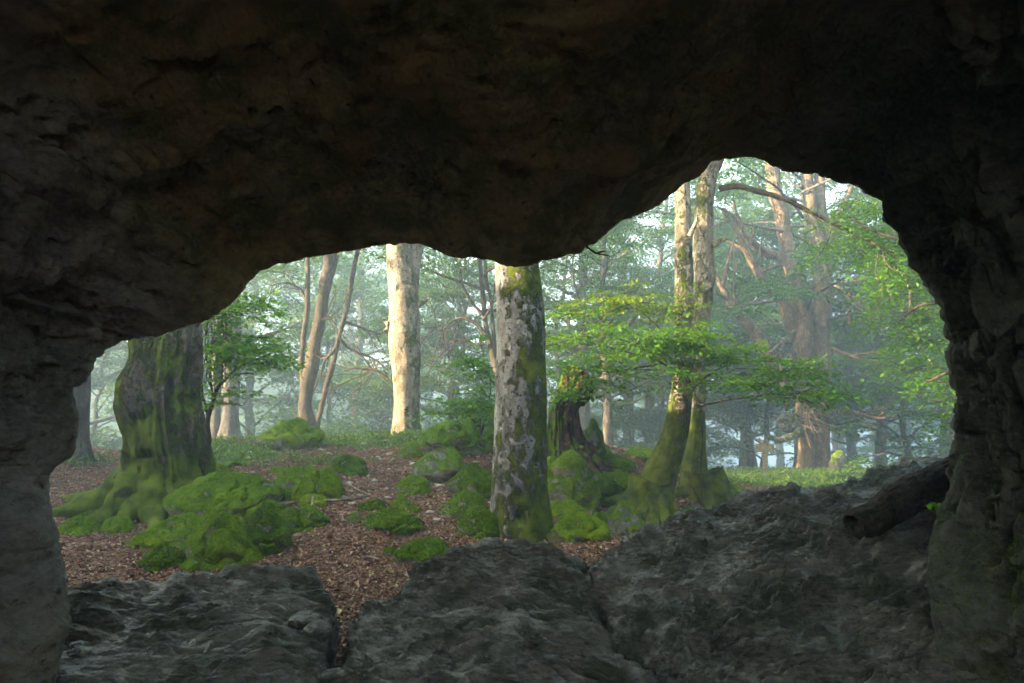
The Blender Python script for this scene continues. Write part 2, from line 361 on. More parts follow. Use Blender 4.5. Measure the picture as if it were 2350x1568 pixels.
# ---------------------------------------------------------------- leaves helpers
def leaf_quads(P, D, Nn, L, W, droop=.15):
    """diamond leaf folded along the midrib: P base, D direction, Nn normal"""
    S = np.cross(D, Nn); S /= np.linalg.norm(S, axis=1)[:, None] + 1e-9
    L = np.broadcast_to(L, (len(P),))[:, None]; W = np.broadcast_to(W, (len(P),))[:, None]
    mid = P + D * L * .48
    v = np.stack([P, mid + S * W * .5 + Nn * W * droop, P + D * L - Nn * L * droop, mid - S * W * .5 + Nn * W * droop], 1)
    q = np.arange(len(P) * 4).reshape(-1, 4); return v.reshape(-1, 3), q
def unit(v): return v / (np.linalg.norm(v, axis=-1, keepdims=True) + 1e-9)
def sprays(centers, dirs, size, nleaf, leafL, rng, tilt=.35, flat=.05, droop=.25):
    """flat fans of leaves (beech style), one per centre, growing along dirs (horizontal-ish)"""
    n = len(centers); d = unit(np.asarray(dirs, float)); up = np.array([0, 0, 1.0])
    nn = unit(up - d * (d @ up)[:, None] + rng.normal(0, .18, (n, 3))); s = unit(np.cross(d, nn))
    size = np.broadcast_to(size, (n,))
    k = n * nleaf; i = np.repeat(np.arange(n), nleaf)
    u = rng.uniform(0, 1, k) ** .8; w = rng.uniform(-1, 1, k) * (.12 + .75 * u * (1.25 - u))
    # snap sideways position onto side twigs
    tw = np.round((u - np.abs(w) * .45) * 6) / 6; u2 = tw + np.abs(w) * .45 + rng.normal(0, .015, k)
    sz = size[i][:, None]
    P = centers[i] + d[i] * (u2[:, None] - .2) * sz + s[i] * w[:, None] * sz * .9 + nn[i] * rng.normal(0, flat, k)[:, None] * sz
    P[:, 2] -= droop * (u2 * u2 + w * w * .5) * size[i]
    sg = np.sign(w)[:, None]
    D = unit(d[i] * .7 + s[i] * sg * .6 + rng.normal(0, .35, (k, 3)))
    Nn = unit(nn[i] + rng.normal(0, tilt, (k, 3))); Nn = unit(Nn - D * np.einsum('ij,ij->i', D, Nn)[:, None])
    L = leafL * rng.uniform(.7, 1.25, k)
    v, q = leaf_quads(P, D, Nn, L, L * .62); at_ = np.repeat(np.clip(rng.normal(.5, .22, n)[i] * .6 + rng.uniform(0, .4, k), 0, 1), 4)
    return v, q, at_
# ---------------------------------------------------------------- cave arch
RIM = [(60,1720,3.3),(110,1560,3.35),(150,1450,3.4),(138,1370,3.45),(122,1290,3.5),(108,1220,3.5),(97,1160,3.55),(96,1120,3.6),(104,1094,3.6),(138,1068,3.65),(160,1045,3.7),(168,1010,3.7),
 (168,975,3.75),(158,930,3.8),(160,895,3.8),(190,878,3.85),(208,850,3.85),(215,822,3.9),(238,800,4.0),(268,784,4.0),(300,776,4.1),(355,771,4.2),(420,752,4.2),(465,738,4.3),(498,716,4.3),(530,690,4.4),(556,668,4.4),
 (572,642,4.5),(596,624,4.5),(640,606,4.6),(700,591,4.6),(760,586,4.6),(830,575,4.6),(885,562,4.6),(930,559,4.5),(975,564,4.5),(1008,580,4.4),(1045,591,4.3),(1085,590,4.3),(1120,593,4.2),(1150,604,4.2),(1185,611,4.2),(1215,604,4.2),(1240,597,4.2),
 (1285,592,4.3),(1318,582,4.4),(1350,570,4.4),(1380,552,4.5),(1400,527,4.6),(1440,503,4.7),(1480,488,4.8),(1520,462,4.9),(1556,434,5.0),(1600,405,5.0),(1632,372,5.0),(1665,364,5.0),(1715,360,5.0),(1760,368,5.0),(1795,386,4.9),(1850,398,4.9),
 (1905,402,4.8),(1955,415,4.8),(1995,438,4.7),(2032,462,4.6),(2030,500,4.6),(2055,535,4.6),(2072,575,4.5),(2080,600,4.5),(2118,630,4.5),(2126,660,4.4),(2158,700,4.4),(2176,750,4.4),(2192,800,4.3),(2190,850,4.3),(2198,905,4.2),(2196,960,4.2),
 (2190,1010,4.1),(2186,1060,4.0),(2180,1110,3.9),(2165,1160,3.8),(2140,1230,3.6),(2130,1320,3.5),(2150,1450,3.4),(2180,1720,3.3)]
rim = np.array([at(*r) for r in RIM]); pxr = np.array([(r[0], r[1], 0) for r in RIM], float)
# resample by picture arc length so that the jagged edge keeps even detail
L = np.r_[0, np.cumsum(np.linalg.norm(np.diff(pxr, axis=0), axis=1))]; NU = 1150
s = np.linspace(0, L[-1], NU); rimp = np.stack([np.interp(s, L, rim[:, k]) for k in range(3)], 1)
rimp += np.c_[fbm(rimp, 5, 4), np.zeros(NU), fbm(rimp, 5, 4, off=31)] * .03 + np.c_[fbm(rimp, 16, 3, off=9), np.zeros(NU), fbm(rimp, 16, 3, off=3)] * .016
_rw = sstep(2.0, 2.6, rimp[:, 0]) + .5 * sstep(-2.2, -2.6, rimp[:, 0])
rimp += (np.c_[ridged(rimp, 7, 3, off=19), np.zeros(NU), fbm(rimp, 9, 3, off=13)] - [.2, 0, 0]) * .05 * _rw[:, None]
ang = np.arctan2(rimp[:, 2] - 1.0, rimp[:, 0]); ang = np.unwrap(ang)   # pi.. left  -> 0 right
# wide arch of the chamber behind the camera
def arch(a, w, h, b=-.8):
    c, s_ = np.cos(a), np.sin(a); e = 2.6
    r = (np.abs(c / w) ** e + np.abs(np.where(s_ > 0, s_ / h, s_ / 2.0)) ** e) ** (-1 / e)
    return np.c_[c * r, 1.0 + s_ * r]
back = arch(ang, 3.7, 3.7)

vin = np.r_[np.linspace(0, .5, 330) ** 1.25 , np.linspace(.47, 1, 40)[1:]]; vin = np.sort(vin)
YB = -2.6; PINCH = .0
rows = []
for v in vin:
    Y = rimp[:, 1] + (YB - rimp[:, 1]) * v
    w = 1 - (1 - v) ** 2.3
    w = w[None] if np.ndim(w) else w
    x = rimp[:, 0] * (1 - w) + back[:, 0] * w; z = rimp[:, 2] * (1 - w) + back[:, 1] * w
    pin = 1 - PINCH * sstep(.60, 1.0, v); x = 1.2 + (x - 1.2) * pin; z = .2 + (z - .2) * pin
    rows.append(np.c_[x, Y, z])
G = np.stack(rows, 1)    # NU x NV x 3
# outer face: out from the rim, over the hill, back down behind
cen = np.array([0, 0, 1.0]); rad = rimp - cen; rad[:, 1] = 0; rad = unit(rad)
outr = []
for d, fy in ((.02, .05), (.06, .12), (.14, .2), (.3, .3), (.55, .38), (.9, .42), (1.4, .4), (2.0, .25), (2.8, -.1), (3.6, -.8), (4.2, -2.0), (4.4, -4.0), (4.2, -6.5), (3.2, -8.8)):
    p = rimp + rad * d * np.array([1.0, 1, 1.0]); p[:, 1] = rimp[:, 1] + fy; outr.append(p)
pe = 1 - PINCH; endp = np.c_[1.2 + (back[:, 0] * 1.02 - 1.2) * pe, np.full(NU, YB - .6), .2 + (back[:, 1] * 1.02 - .2) * pe]
outr.append(endp)
O = np.stack(outr[::-1], 1)
full = np.concatenate([O, G], 1); NV = full.shape[1]; nO = O.shape[1]
V = full.reshape(-1, 3); q = gridq(NU, NV, False, True)
nrm = vnormals(V, q)
# orient normals towards the tunnel axis on the inner surface
vi = np.tile(np.arange(NV), NU); inner = vi >= nO
to = np.c_[-V[:, 0], V[:, 1] * 0 - .2, 1.3 - V[:, 2]]
flip = np.sum(np.einsum('ij,ij->i', nrm, to)[inner]) < 0
if flip: nrm = -nrm; q = q[:, ::-1]
od = np.r_[1.0, np.clip(np.array([4.4, 4.4, 4.4, 4.2, 3.6, 2.8, 2.0, 1.4, .9, .55, .3, .14, .06, .02]) * .12, 0, 1)]
depth = np.r_[od, vin][vi]
amp = .10 + .90 * sstep(0.0, .10, depth)
big = fbm(V, .75, 3) * .34
stv = V * np.array([1, 1.3, 2.4])
med = (ridged(stv, 1.1, 3, off=5) * .07 + fbm(V, 2.6, 3, off=44) * .05) * (.15 + .85 * sstep(.0, .12, depth))
fine = (ridged(V * np.array([1, 1, 1.6]), 6.5, 3, off=2) * .012 * (.4 + .6 * sstep(-.2, .3, fbm(V, 1.3, 2, off=66))) + fbm(V, 14, 4) * .014) * (.35 + .65 * sstep(.0, .05, depth))
cracks = -np.clip(1 - np.abs(fbm(V, .9, 4, off=70)) * 22, 0, 1) * .045 * sstep(-.1, .2, fbm(V, 1.0, 2, off=71))
pits = -sstep(.22, .42, fbm(V * np.array([1, 1, 1.7]), 4.2, 3, off=90)) * .09 * sstep(.0, .06, depth)
# the right pillar is flowstone: knobbly vertical flutes
rp = sstep(2.0, 2.5, V[:, 0]) * inner
knob = (np.abs(fbm(V * np.array([1, 1, .6]), 7, 3, off=40)) * .22 + np.abs(fbm(V, 3, 2, off=41)) * .16) * rp + fbm(V, 3.2, 3, off=8) * .12 * rp
lw = sstep(-2.0, -2.5, V[:, 0]) * inner
knob += (fbm(V * np.array([1, 1, .5]), 5, 4, off=60) * .07 + fbm(V, 2.2, 3, off=18) * .12) * lw
disp = big * amp + (med + cracks + pits) * (.35 + .65 * amp) + (knob * 1.5 - .07 * (rp + lw) * sstep(0, .05, depth)) * (.3 + .7 * amp)
soft = (fine * 1.6 + .5 * (med - med.mean()) * sstep(.0, .05, depth) + .7 * knob * (rp + lw)) + (ridged(V * np.array([1, 1, .4]), 11, 3, off=77) * .022 + fbm(V, 9, 3, off=5) * .02 - .004) * lw + (np.abs(fbm(V * np.array([1, 1, .8]), 12, 3, off=78)) * .09 - .02) * rp
# keep the relief behind the mouth outline, so that bulges never close it
rr_ = np.repeat(rimp, NV, 0); k_ = V[:, 1] / rr_[:, 1]; cone = CAM + (rr_ - CAM) * k_[:, None]; marg = np.hypot(V[:, 0] - cone[:, 0], V[:, 2] - cone[:, 2])
disp = np.where(V[:, 1] > .5, np.minimum(disp, .0 + .6 * marg), disp) + np.where(V[:, 1] > .5, np.clip(soft, -1, .02 + .5 * marg), soft)
V = V + nrm * disp[:, None]
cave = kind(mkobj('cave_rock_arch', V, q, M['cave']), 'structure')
_fm = (V[q[:, 0], 0] > 1.9) & (V[q[:, 0], 2] < 1.25 + .35 * fbm(V[q[:, 0]], 2, 2)) & (V[q[:, 0], 1] > 2.2) & (V[q[:, 0], 1] < 4.2) & inner[q[:, 0]] & (fbm(V[q[:, 0]], 3, 3, off=33) > -.02)
cave_moss = (V, q[_fm])
cave['label'] = 'dark rock arch of the cave framing the forest view'
# ---------------------------------------------------------------- foreground rocks
def in_poly_dist(x, y, poly):
    """signed distance, + inside"""
    P = np.array(poly); n = len(P); d = np.full(len(x), 1e9); ins = np.zeros(len(x), bool)
    for i in range(n):
        a, b = P[i], P[(i + 1) % n]; e = b - a; w = np.c_[x, y] - a
        t = np.clip((w @ e) / (e @ e), 0, 1); d = np.minimum(d, np.hypot(*(w - t[:, None] * e).T))
        c = (a[1] <= y) != (b[1] <= y)
        with np.errstate(divide='ignore', invalid='ignore'):
            xi = a[0] + (y - a[1]) / (b[1] - a[1]) * e[0]
        ins ^= c & (x < xi)
    return np.where(ins, d, -d)
def slab(name, ctrl, mat, label, step=.0075, rnd=.16, strata=((.35, .2, .5), 1), amp=1.0, seed=0, extra=None, cat='rock', lower=.9):
    """rock with a modelled top: ctrl = (px,py,Y,edge) ; edge points (in order) bound it"""
    P = np.array([at(*c[:3]) for c in ctrl]); edge = [P[i, :2] for i, c in enumerate(ctrl) if c[3]]
    lo, hi = P[:, :2].min(0) - .1, P[:, :2].max(0) + .1
    x = np.arange(lo[0], hi[0], step); y = np.arange(lo[1], hi[1], step); X, Y = np.meshgrid(x, y, indexing='ij')
    x, y = X.ravel(), Y.ravel(); z = tps(P[:, :2], P[:, 2], np.c_[x, y], 1e-3)
    wob = fbm(np.c_[x, y, x * 0 + seed], 2.2, 4) * .10
    d = in_poly_dist(x, y, edge) + wob
    t = np.clip(1 - d / rnd, 0, None); z = z - rnd * .55 * np.where(d < rnd, t ** 2.2, 0)
    z = np.where(d < 0, z + d * 9 , z)
    V = np.c_[x, y, np.maximum(z, z.min() if False else P[:, 2].min() - lower)]
    q = gridq(*X.shape)[:, :]
    n = vnormals(V, q); 
    if n[:, 2].mean() < 0: n = -n; q = q[:, ::-1]
    # tilted strata: sample noise in a sheared, stretched frame -> flaky scallops
    a, b, c = strata[0]; ca, sa = math.cos(c), math.sin(c)
    u = V[:, 0] * ca + V[:, 1] * sa; w = -V[:, 0] * sa + V[:, 1] * ca
    S = np.c_[u * .75, w * 1.5, V[:, 2] * 2.0 + u * a] + seed
    h = fbm(V, .9, 3, off=seed) * .07 + fbm(S, 2.0, 3, off=3) * .04
    wq = S + .14 * np.c_[fbm(V, 1.1, 2, off=4), fbm(V, 1.1, 2, off=14), fbm(V, 1.1, 2, off=24)]
    for fq, aa, of in ((2.6, .044, 2), (6.0, .050, 0), (12.0, .040, 5), (24, .022, 9)):
        lx = wq * np.array([.35, 1, 1]); tt = wq[:, 1] * fq + 1.5 * fbm(lx, fq * .55, 3, off=of); ph = tt - np.floor(tt); prof = np.where(ph < .75, sstep(0, .75, ph), 1 - sstep(.75, 1, ph))
        h += aa * prof * sstep(-.22, .30, fbm(wq, fq * .35, 2, off=of + 3))
    h += -sstep(.20, .42, fbm(S, 5, 3, off=20)) * .035 + fbm(V, 40, 3) * .004
    if extra is not None: h = h + extra(V)
    h = h - h.mean() - .015
    V = V + n * (h * amp)[:, None]
    keep = (d[q] > -.16).any(1); q = q[keep]
    used = np.unique(q); mp = np.zeros(len(V), int); mp[used] = np.arange(len(used))
    o = mkobj(name, V[used], mp[q], mat); return tag(o, label, cat)
slab('flat_boulder', [(120,1325,4.6,1),(260,1312,4.75,1),(400,1316,4.8,1),(500,1305,4.85,1),(600,1286,4.9,1),(680,1284,4.9,1),(742,1312,4.85,1),(778,1362,4.7,1),(786,1400,4.5,1),(745,1432,4.3,1),(600,1420,4.25,1),(400,1440,4.2,1),(150,1450,4.1,1),(20,1400,4.2,1),(640,1330,4.6,0),(400,1370,4.5,0),(200,1380,4.4,0),(700,1370,4.5,0)],
 M['slab'], 'long low dark boulder on the left edge of the cave mouth with mossy right end', strata=((.35,0,.15),1), seed=3)
slab('sloping_boulder', [(150,1472,4.15,1),(330,1440,4.25,1),(480,1412,4.3,1),(600,1402,4.3,1),(700,1425,4.25,1),(748,1450,4.15,1),(752,1500,3.95,1),(740,1600,3.6,1),(735,1750,3.2,1),(300,1800,3.0,1),(0,1800,2.9,1),(-60,1600,3.3,1),(0,1520,3.7,1),(400,1500,3.9,0),(600,1480,4.0,0),(500,1568,3.6,0),(200,1568,3.5,0)],
 M['slab'], 'dark grey rock in the bottom left corner of the cave floor', strata=((.3,0,.3),1), seed=11)
def peak(V):
    p = at(1165, 1440, 3.75); q_ = at(1290, 1560, 3.25); e = q_ - p; t = np.clip(((V - p)[:, :2] @ e[:2]) / (e[:2] @ e[:2]), 0, 1)
    d = np.hypot(V[:, 0] - p[0] - t * e[0], V[:, 1] - p[1] - t * e[1]); r = .13 * np.exp(-(d / .13) ** 1.3)
    p2 = at(1190, 1425, 3.8); p3 = at(1010, 1600, 3.1); e = p3 - p2; t = np.clip(((V - p2)[:, :2] @ e[:2]) / (e[:2] @ e[:2]), 0, 1)
    d = np.hypot(V[:, 0] - p2[0] - t * e[0], V[:, 1] - p2[1] - t * e[1]); r += .05 * np.exp(-(d / .15) ** 1.3)
    h = at(1060, 1350, 4.35); r -= .16 * np.exp(-(((V[:, 0] - h[0]) / .22) ** 2 + ((V[:, 1] - h[1]) / .10) ** 2))
    return r
slab('rounded_boulder', [(792,1400,4.35,1),(815,1365,4.5,1),(850,1342,4.6,1),(895,1335,4.65,1),(940,1290,4.75,1),(1000,1255,4.85,1),(1060,1228,4.9,1),(1120,1220,4.9,1),(1200,1225,4.9,1),(1270,1236,4.85,1),(1330,1268,4.75,1),(1362,1310,4.6,1),(1372,1345,4.5,1),(1372,1400,4.3,1),(1400,1470,4.0,1),(1500,1540,3.75,1),(1640,1640,3.4,1),(1500,1850,2.8,1),(1100,1850,2.75,1),(800,1780,2.95,1),(788,1600,3.45,1),(784,1480,3.95,1),
 (1100,1290,4.6,0),(1250,1300,4.55,0),(900,1420,4.2,0),(1050,1400,4.15,0),(1200,1400,4.1,0),(1000,1500,3.75,0),(1200,1520,3.65,0),(1100,1600,3.35,0),(870,1560,3.5,0),(1400,1560,3.5,0)],
 M['slab'], 'big rounded dark boulder in the middle of the cave mouth below the mossy trunk', strata=((.4,0,-.35),1), seed=23, extra=peak)
slab('sloping_slab', [(1340,1272,4.85,1),(1375,1245,4.95,1),(1430,1222,5.05,1),(1500,1192,5.1,1),(1600,1160,5.2,1),(1720,1122,5.3,1),(1850,1100,5.4,1),(1960,1082,5.5,1),(2060,1062,5.6,1),(2200,1052,5.6,1),(2350,1050,5.3,1),(2480,1150,4.3,1),(2480,1400,3.5,1),(2480,1850,2.7,1),(2000,1850,2.6,1),(1640,1760,2.95,1),(1560,1600,3.4,1),(1480,1530,3.75,1),(1400,1450,4.05,1),(1385,1390,4.3,1),(1385,1345,4.45,1),(1365,1310,4.6,1),
 (1500,1260,4.75,0),(1700,1200,4.85,0),(1900,1160,4.9,0),(2100,1120,5.0,0),(1500,1350,4.3,0),(1700,1330,4.2,0),(1900,1300,4.15,0),(2100,1280,4.1,0),(1550,1450,3.9,0),(1800,1450,3.75,0),(2100,1430,3.7,0),(1750,1568,3.35,0),(2050,1568,3.2,0),(2300,1500,3.3,0)],
 M['slab'], 'broad dark sloping rock slab covering the right of the cave floor', step=.0085, strata=((.4,0,.28),1), seed=37)
slab('mossy_ledge', [(1995,1095,5.9,1),(2030,1062,6.0,1),(2080,1040,6.1,1),(2150,1032,6.15,1),(2260,1030,6.1,1),(2400,1060,5.9,1),(2400,1130,5.6,1),(2100,1120,5.7,1),(2150,1070,5.9,0)],
 M['slab'], 'dark ledge with thin moss behind the slab at the right wall', step=.012, strata=((.3,0,.1),1), seed=51, amp=.7, cat='rock')
def moss_fuzz(v, q, par, dens, seed=0, thr=-.15, L=.014, hi=None):
    if hi is not None: q = q[v[q[:, 0], 2] < hi]
    rg = np.random.RandomState(int(seed * 10) + 1); a = np.linalg.norm(np.cross(v[q[:, 2]] - v[q[:, 0]], v[q[:, 3]] - v[q[:, 1]]), axis=1) / 2
    n = int(min(16000, a.sum() * dens)); shade = rg.uniform(-.28, .28); fi = rg.choice(len(q), n, p=a / a.sum()); u = rg.uniform(0, 1, (n, 2, 1)); qq = q[fi]
    P = (v[qq[:, 0]] * (1 - u[:, 0]) + v[qq[:, 1]] * u[:, 0]) * (1 - u[:, 1]) + (v[qq[:, 3]] * (1 - u[:, 0]) + v[qq[:, 2]] * u[:, 0]) * u[:, 1]
    N = unit(np.cross(v[qq[:, 2]] - v[qq[:, 0]], v[qq[:, 3]] - v[qq[:, 1]])); k = N[:, 2] + .5 * fbm(P, 4, 2) > (thr if hi is None else thr + .3 * (P[:, 2] / hi) ** 2); P, N = P[k], N[k]; n = len(P)
    D = unit(N + rg.normal(0, .55, (n, 3)) - [0, 0, .2]); S = unit(np.cross(D, rg.normal(0, 1, (n, 3)))); Ls = L * rg.uniform(.6, 1.3, n)
    vv, qf = leaf_quads(P - N * .006, D, S, Ls, Ls * .42, .3); mkobj('moss', vv, qf, M['mossfuzz'], par, False, np.repeat(np.clip(rg.uniform(0, 1, n) + shade, 0, 1), 4))
def lump(name, c, r, mat, label, cat='rock', n=48, seed=0, amp=.18, rot=0, parent=None, group=None, flat=.35, fr=1.6, cushion=.0, fuzz=0, point=0):
    """irregular boulder, flattened below; c = base centre, r = radii"""
    v, q = sphere(n); v = v.copy(); r = np.array(r, float); m = r.min()
    w = v * (r / r.max()); k = fr
    wb = w + .15 * np.c_[fbm(w, 3, 2, off=1), fbm(w, 3, 2, off=2), fbm(w, 3, 2, off=3)]
    d = 1 + amp * fbm(w, k, 3, off=seed) * 2.0
    if cushion: d += cushion * (1.5 * np.minimum(np.abs(perlin(wb * 1.7 + seed)) * 4, 1.0) ** .6 + .25 * np.minimum(np.abs(perlin(wb * 6.5 + seed)) * 4, 1) ** .6 - 1.0)
    else: d += amp * .45 * ridged(w, k * 2.2, 3, off=seed + 4)
    v = v * d[:, None] * r
    if point: v[:, :2] *= (1.12 - point * np.clip(v[:, 2] / r[2], 0, 1.2) ** 1.2)[:, None]
    else: sq_ = np.clip(v[:, 2] / r[2], -1, 1.3); v[:, :2] *= (1 + .14 * np.sin(np.clip(sq_, 0, 1) * np.pi))[:, None]
    v[:, 2] = np.where(v[:, 2] < 0, v[:, 2] * flat, v[:, 2])
    if rot: ca, sa = math.cos(rot), math.sin(rot); v = np.c_[v[:, 0] * ca - v[:, 1] * sa, v[:, 0] * sa + v[:, 1] * ca, v[:, 2]]
    o = mkobj(name, v, q, mat, parent); o.location = [float(x) for x in c]
    if fuzz: moss_fuzz(v, q, o, fuzz, seed)
    if parent is None: tag(o, label, cat, group)
    return o
moss_fuzz(*cave_moss, cave, 14000, 9, -.9, .017)
# stones in the dark gap between the two foreground boulders
for i, (px, py, Y, rx, rz, lab) in enumerate(((728,1440,4.15,.07,.06,'small pale stone wedged high in the dark gap between the foreground boulders'),(700,1418,4.3,.09,.06,'angular stone leaning on the long boulder above the dark gap'),(765,1540,3.6,.05,.035,'little stone low in the dark gap beside the rounded boulder'))):
    lump('gap_stone', at(px, py + 12, Y), (rx, rx * .8, rz), M['slab'], lab, 'stone', 20, i * 5 + 2, .2)
# rotten log lying on the slab
a = at(1962, 1212, 4.35); b = at(2235, 1075, 4.75); P = resample([a, (a + b) / 2 + np.array([0, 0, .03]), b], 150)
def logmod(th, s_, p, d):
    sh = p.shape; f = np.stack([np.cos(th) * 1.4 + 0 * s_, np.sin(th) * 1.4 + 0 * s_, s_ * 1.3 + 0 * th], -1).reshape(-1, 3)
    r = ridged(f * [1, 1, 1.2], 4.0, 4).reshape(sh[:2]) * .16 + fbm(p.reshape(-1, 3), 5, 3, off=4).reshape(sh[:2]) * .30
    return (1 + r) * (.86 + .14 * np.minimum(1, (s_ / .02)) ** .5)
v, q = tube(P, np.linspace(.085, .125, 150), 90, logmod)
log = empty('rotten_log', a, 'dark rotten log lying aslant on the slab against the right cave wall', 'log')
def loc(v, e): return np.asarray(v) - np.array(e.location)
mkobj('log_body', loc(v, log), q, M['rotwood'], log)
# ---------------------------------------------------------------- trees
def px_stem(rows, Y, n=120, nseg=72, seed=0, amp=.07, bump=None, dY=None, flare=0, nb=6, wav=.03, fold=0):
    """stem through (py, xl, xr) silhouette rows, bottom first, at depth Y"""
    K = []
    for i, (py, xl, xr) in enumerate(rows):
        y = Y + (dY[i] if dY else 0); c = at((xl + xr) / 2, py, y); e = at(xr, py, y); K.append((*c, abs(e[0] - c[0])))
    K = resample(np.array(K), n); P = K[:, :3].copy(); P += wav * np.c_[fbm(P, .8, 2, off=seed), fbm(P, .8, 2, off=seed + 5), P[:, 0] * 0]
    z0 = P[0, 2]
    def mod(th, s_, p, d):
        sh = p.shape; f = p.reshape(-1, 3) * np.array([1, 1, .6])
        r = (fbm(f, 1.4, 3, off=seed) * amp * 1.6 + ridged(f * np.array([1.4, 1.4, .8]), 3, 4, off=seed + 3) * amp * .5).reshape(sh[:2])
        if flare:
            hgt = P[:, 2][:, None] - z0; a = th + seed
            r = r + flare * np.exp(-hgt / .45) * (np.cos(nb * a + 1.5 * np.sin(a * 2)) * .5) + flare * .35 * np.exp(-hgt / 1.0) * np.cos((nb - 1) * a + seed)
        if fold:
            fp = np.stack([np.cos(th) * 1.6 + 0 * s_, np.sin(th) * 1.6 + 0 * s_, (P[:, 2][:, None] + 0 * th) * .2], -1).reshape(-1, 3)
            r = r + (ridged(fp, 1.5, 2, off=seed + 7) * fold + fbm(fp * [1, 1, 3], 1.8, 3, off=seed) * fold * .9).reshape(sh[:2])
        if bump:
            for (q0, rad, h) in bump:
                r = r + h * np.exp(-(np.linalg.norm(p - q0, axis=2) / rad) ** 2)
        r = r - r.mean(1, keepdims=True) * .9
        if flare: r = r + .10 * np.exp(-(P[:, 2][:, None] - z0) / .4)
        return 1 + r
    return P, K[:, 3], tube(P, K[:, 3], nseg, mod)
def roots(mb, base, r0, specs, seed=0, nseg=20):
    """specs: (angle deg, length, radius) surface roots running out over the ground"""
    for k, (adeg, ln, rr) in enumerate(specs):
        a = R(adeg); n = 26; t = np.linspace(0, 1, n); d = np.array([math.cos(a), math.sin(a)])
        xy = base[:2] + d * (r0 * .35 + t[:, None] * ln); xy += (.10 * ln * np.sin(t * 5 + k * 2.1 + seed))[:, None] * np.array([-d[1], d[0]]) * t[:, None]
        gzv = ground_z(xy[:, 0], xy[:, 1]); top = base[2] + .75 * r0 + .15
        z = gzv + (np.maximum(top - gzv, 0)) * (1 - t) ** 3.2 + rr * .25 * (1 - t) - .04 * t
        P = np.c_[xy, z]; rad = rr * (1 - t) ** .7 * (1 + .5 * np.exp(-t * 6)) + .02
        def mod(th, s_, p, dd): sh = p.shape; return 1 + fbm(p.reshape(-1, 3), 4, 3, off=seed + k).reshape(sh[:2]) * .45
        v, q = tube(P, rad, nseg, mod); mb.add(v, q)
def tree_empty(base, label, cat='tree', name='beech_tree', group=None): return empty(name, base, label, cat, group)
def rel(v, e): return np.asarray(v) - np.array(e.location)
# ---- limbs and crowns
def grow(p0, d0, ln, rng, up=.1, wob=.25, n=9):
    P = [np.array(p0, float)]; d = unit(np.array(d0, float)); st = ln / (n - 1)
    for i in range(n - 1):
        d = unit(d + rng.normal(0, wob, 3) * np.array([1, 1, .6]) * .5 + np.array([0, 0, up * (.3 if i > n / 2 else 1)]))
        P.append(P[-1] + d * st)
    return np.array(P)
def crown(limbs, rng, nsub=6, sublen=1.6, nspray=5, size=.8, nleaf=26, leafL=.12, wood=None, minT=.25, droop=.25, spread=.35, twigs=True):
    """limbs: list of (polyline, r0). returns leaf arrays; adds wood to MB"""
    cs, ds = [], []
    for P, r0 in limbs:
        n = len(P)
        if wood is not None:
            v, q = tube(resample(P, n * 2), np.linspace(r0, r0 * .2, n * 2), 7); wood.add(v, q)
        for k in range(nsub):
            t = minT + (1 - minT) * (k + rng.uniform(0, 1)) / nsub; i = min(int(t * (n - 1)), n - 2); b = P[i] + (P[i + 1] - P[i]) * (t * (n - 1) - i)
            T = unit(P[i + 1] - P[i]); S = unit(np.cross(T, [0, 0, 1.0])) * rng.choice([-1, 1]); l = sublen * rng.uniform(.5, 1.2) * (1.15 - .5 * t)
            Q = grow(b, T * .6 + S * .9 + [0, 0, rng.uniform(-.1, .25)], l, rng, .0, .3, 6)
            if wood is not None and twigs:
                v, q = tube(Q, np.linspace(r0 * .18 + .004, .004, 6), 4); wood.add(v, q)
            for m in range(nspray):
                j = rng.uniform(.15, 1) * 5; a = min(int(j), 4); c = Q[a] + (Q[a + 1] - Q[a]) * (j - a) + rng.normal(0, spread * .5, 3) * np.array([1, 1, .45])
                cs.append(c); dd = unit(Q[a + 1] - Q[a]) + rng.normal(0, .6, 3) * np.array([1, 1, .1]); dd[2] *= .4; ds.append(dd)
    cs = np.array(cs); ds = np.array(ds)
    return sprays(cs, ds, size * rng.uniform(.7, 1.3, len(cs)), nleaf, leafL, rng, droop=droop)
def proto(seed, H=15, r=.26, z0=1.6, nl=30, reach=5.0, lean=.4, leafL=.15, nleaf=24, nsub=6, nspray=5, size=.95, fork=False):
    rng = np.random.RandomState(seed); w = MB()
    n = 16; t = np.linspace(0, 1, n); P = np.c_[lean * np.sin(t * 2.5 + seed) * t * 2, lean * np.cos(t * 2 + seed) * t * 1.2, t * H - .3]
    P[:, :2] += rng.normal(0, .06, (n, 2)) * t[:, None] * 3
    def mod(th, s_, p, d): sh = p.shape; return 1 + fbm(p.reshape(-1, 3) + seed * 5, 1.3, 3).reshape(sh[:2]) * .35 + .5 * np.exp(-s_ * 28) * (1 + .4 * np.cos(5 * th))
    Pr = resample(P, 60); v, q = tube(Pr, r * (1 - .78 * np.linspace(0, 1, 60)), 14, mod); w.add(v, q)
    limbs = []
    for k in range(nl):
        f = (k + rng.uniform(0, 1)) / nl; z = z0 + (H - z0) * f ** 1.15; i = min(z / H, .99) * (n - 1); a = int(i); b = P[a] + (P[min(a + 1, n - 1)] - P[a]) * (i - a)
        th = k * 2.4 + rng.uniform(-.5, .5); ln = reach * (1 - .62 * f ** 1.6) * rng.uniform(.65, 1.15)
        limbs.append((grow(b, [math.cos(th), math.sin(th), rng.uniform(.1, .6) + f * .5], ln, rng, -.03, .3, 9), r * (.24 - .13 * f) + .012))
    v, q, a = crown(limbs, rng, nsub, 1.9, nspray, size, nleaf, leafL, w)
    wv = np.concatenate(w.v); wq = np.concatenate(w.q)
    return mkmesh('tree_trunk', wv, wq, M['farbark']), mkmesh('tree_crown', v, q, M['leaf_far'], False, a)
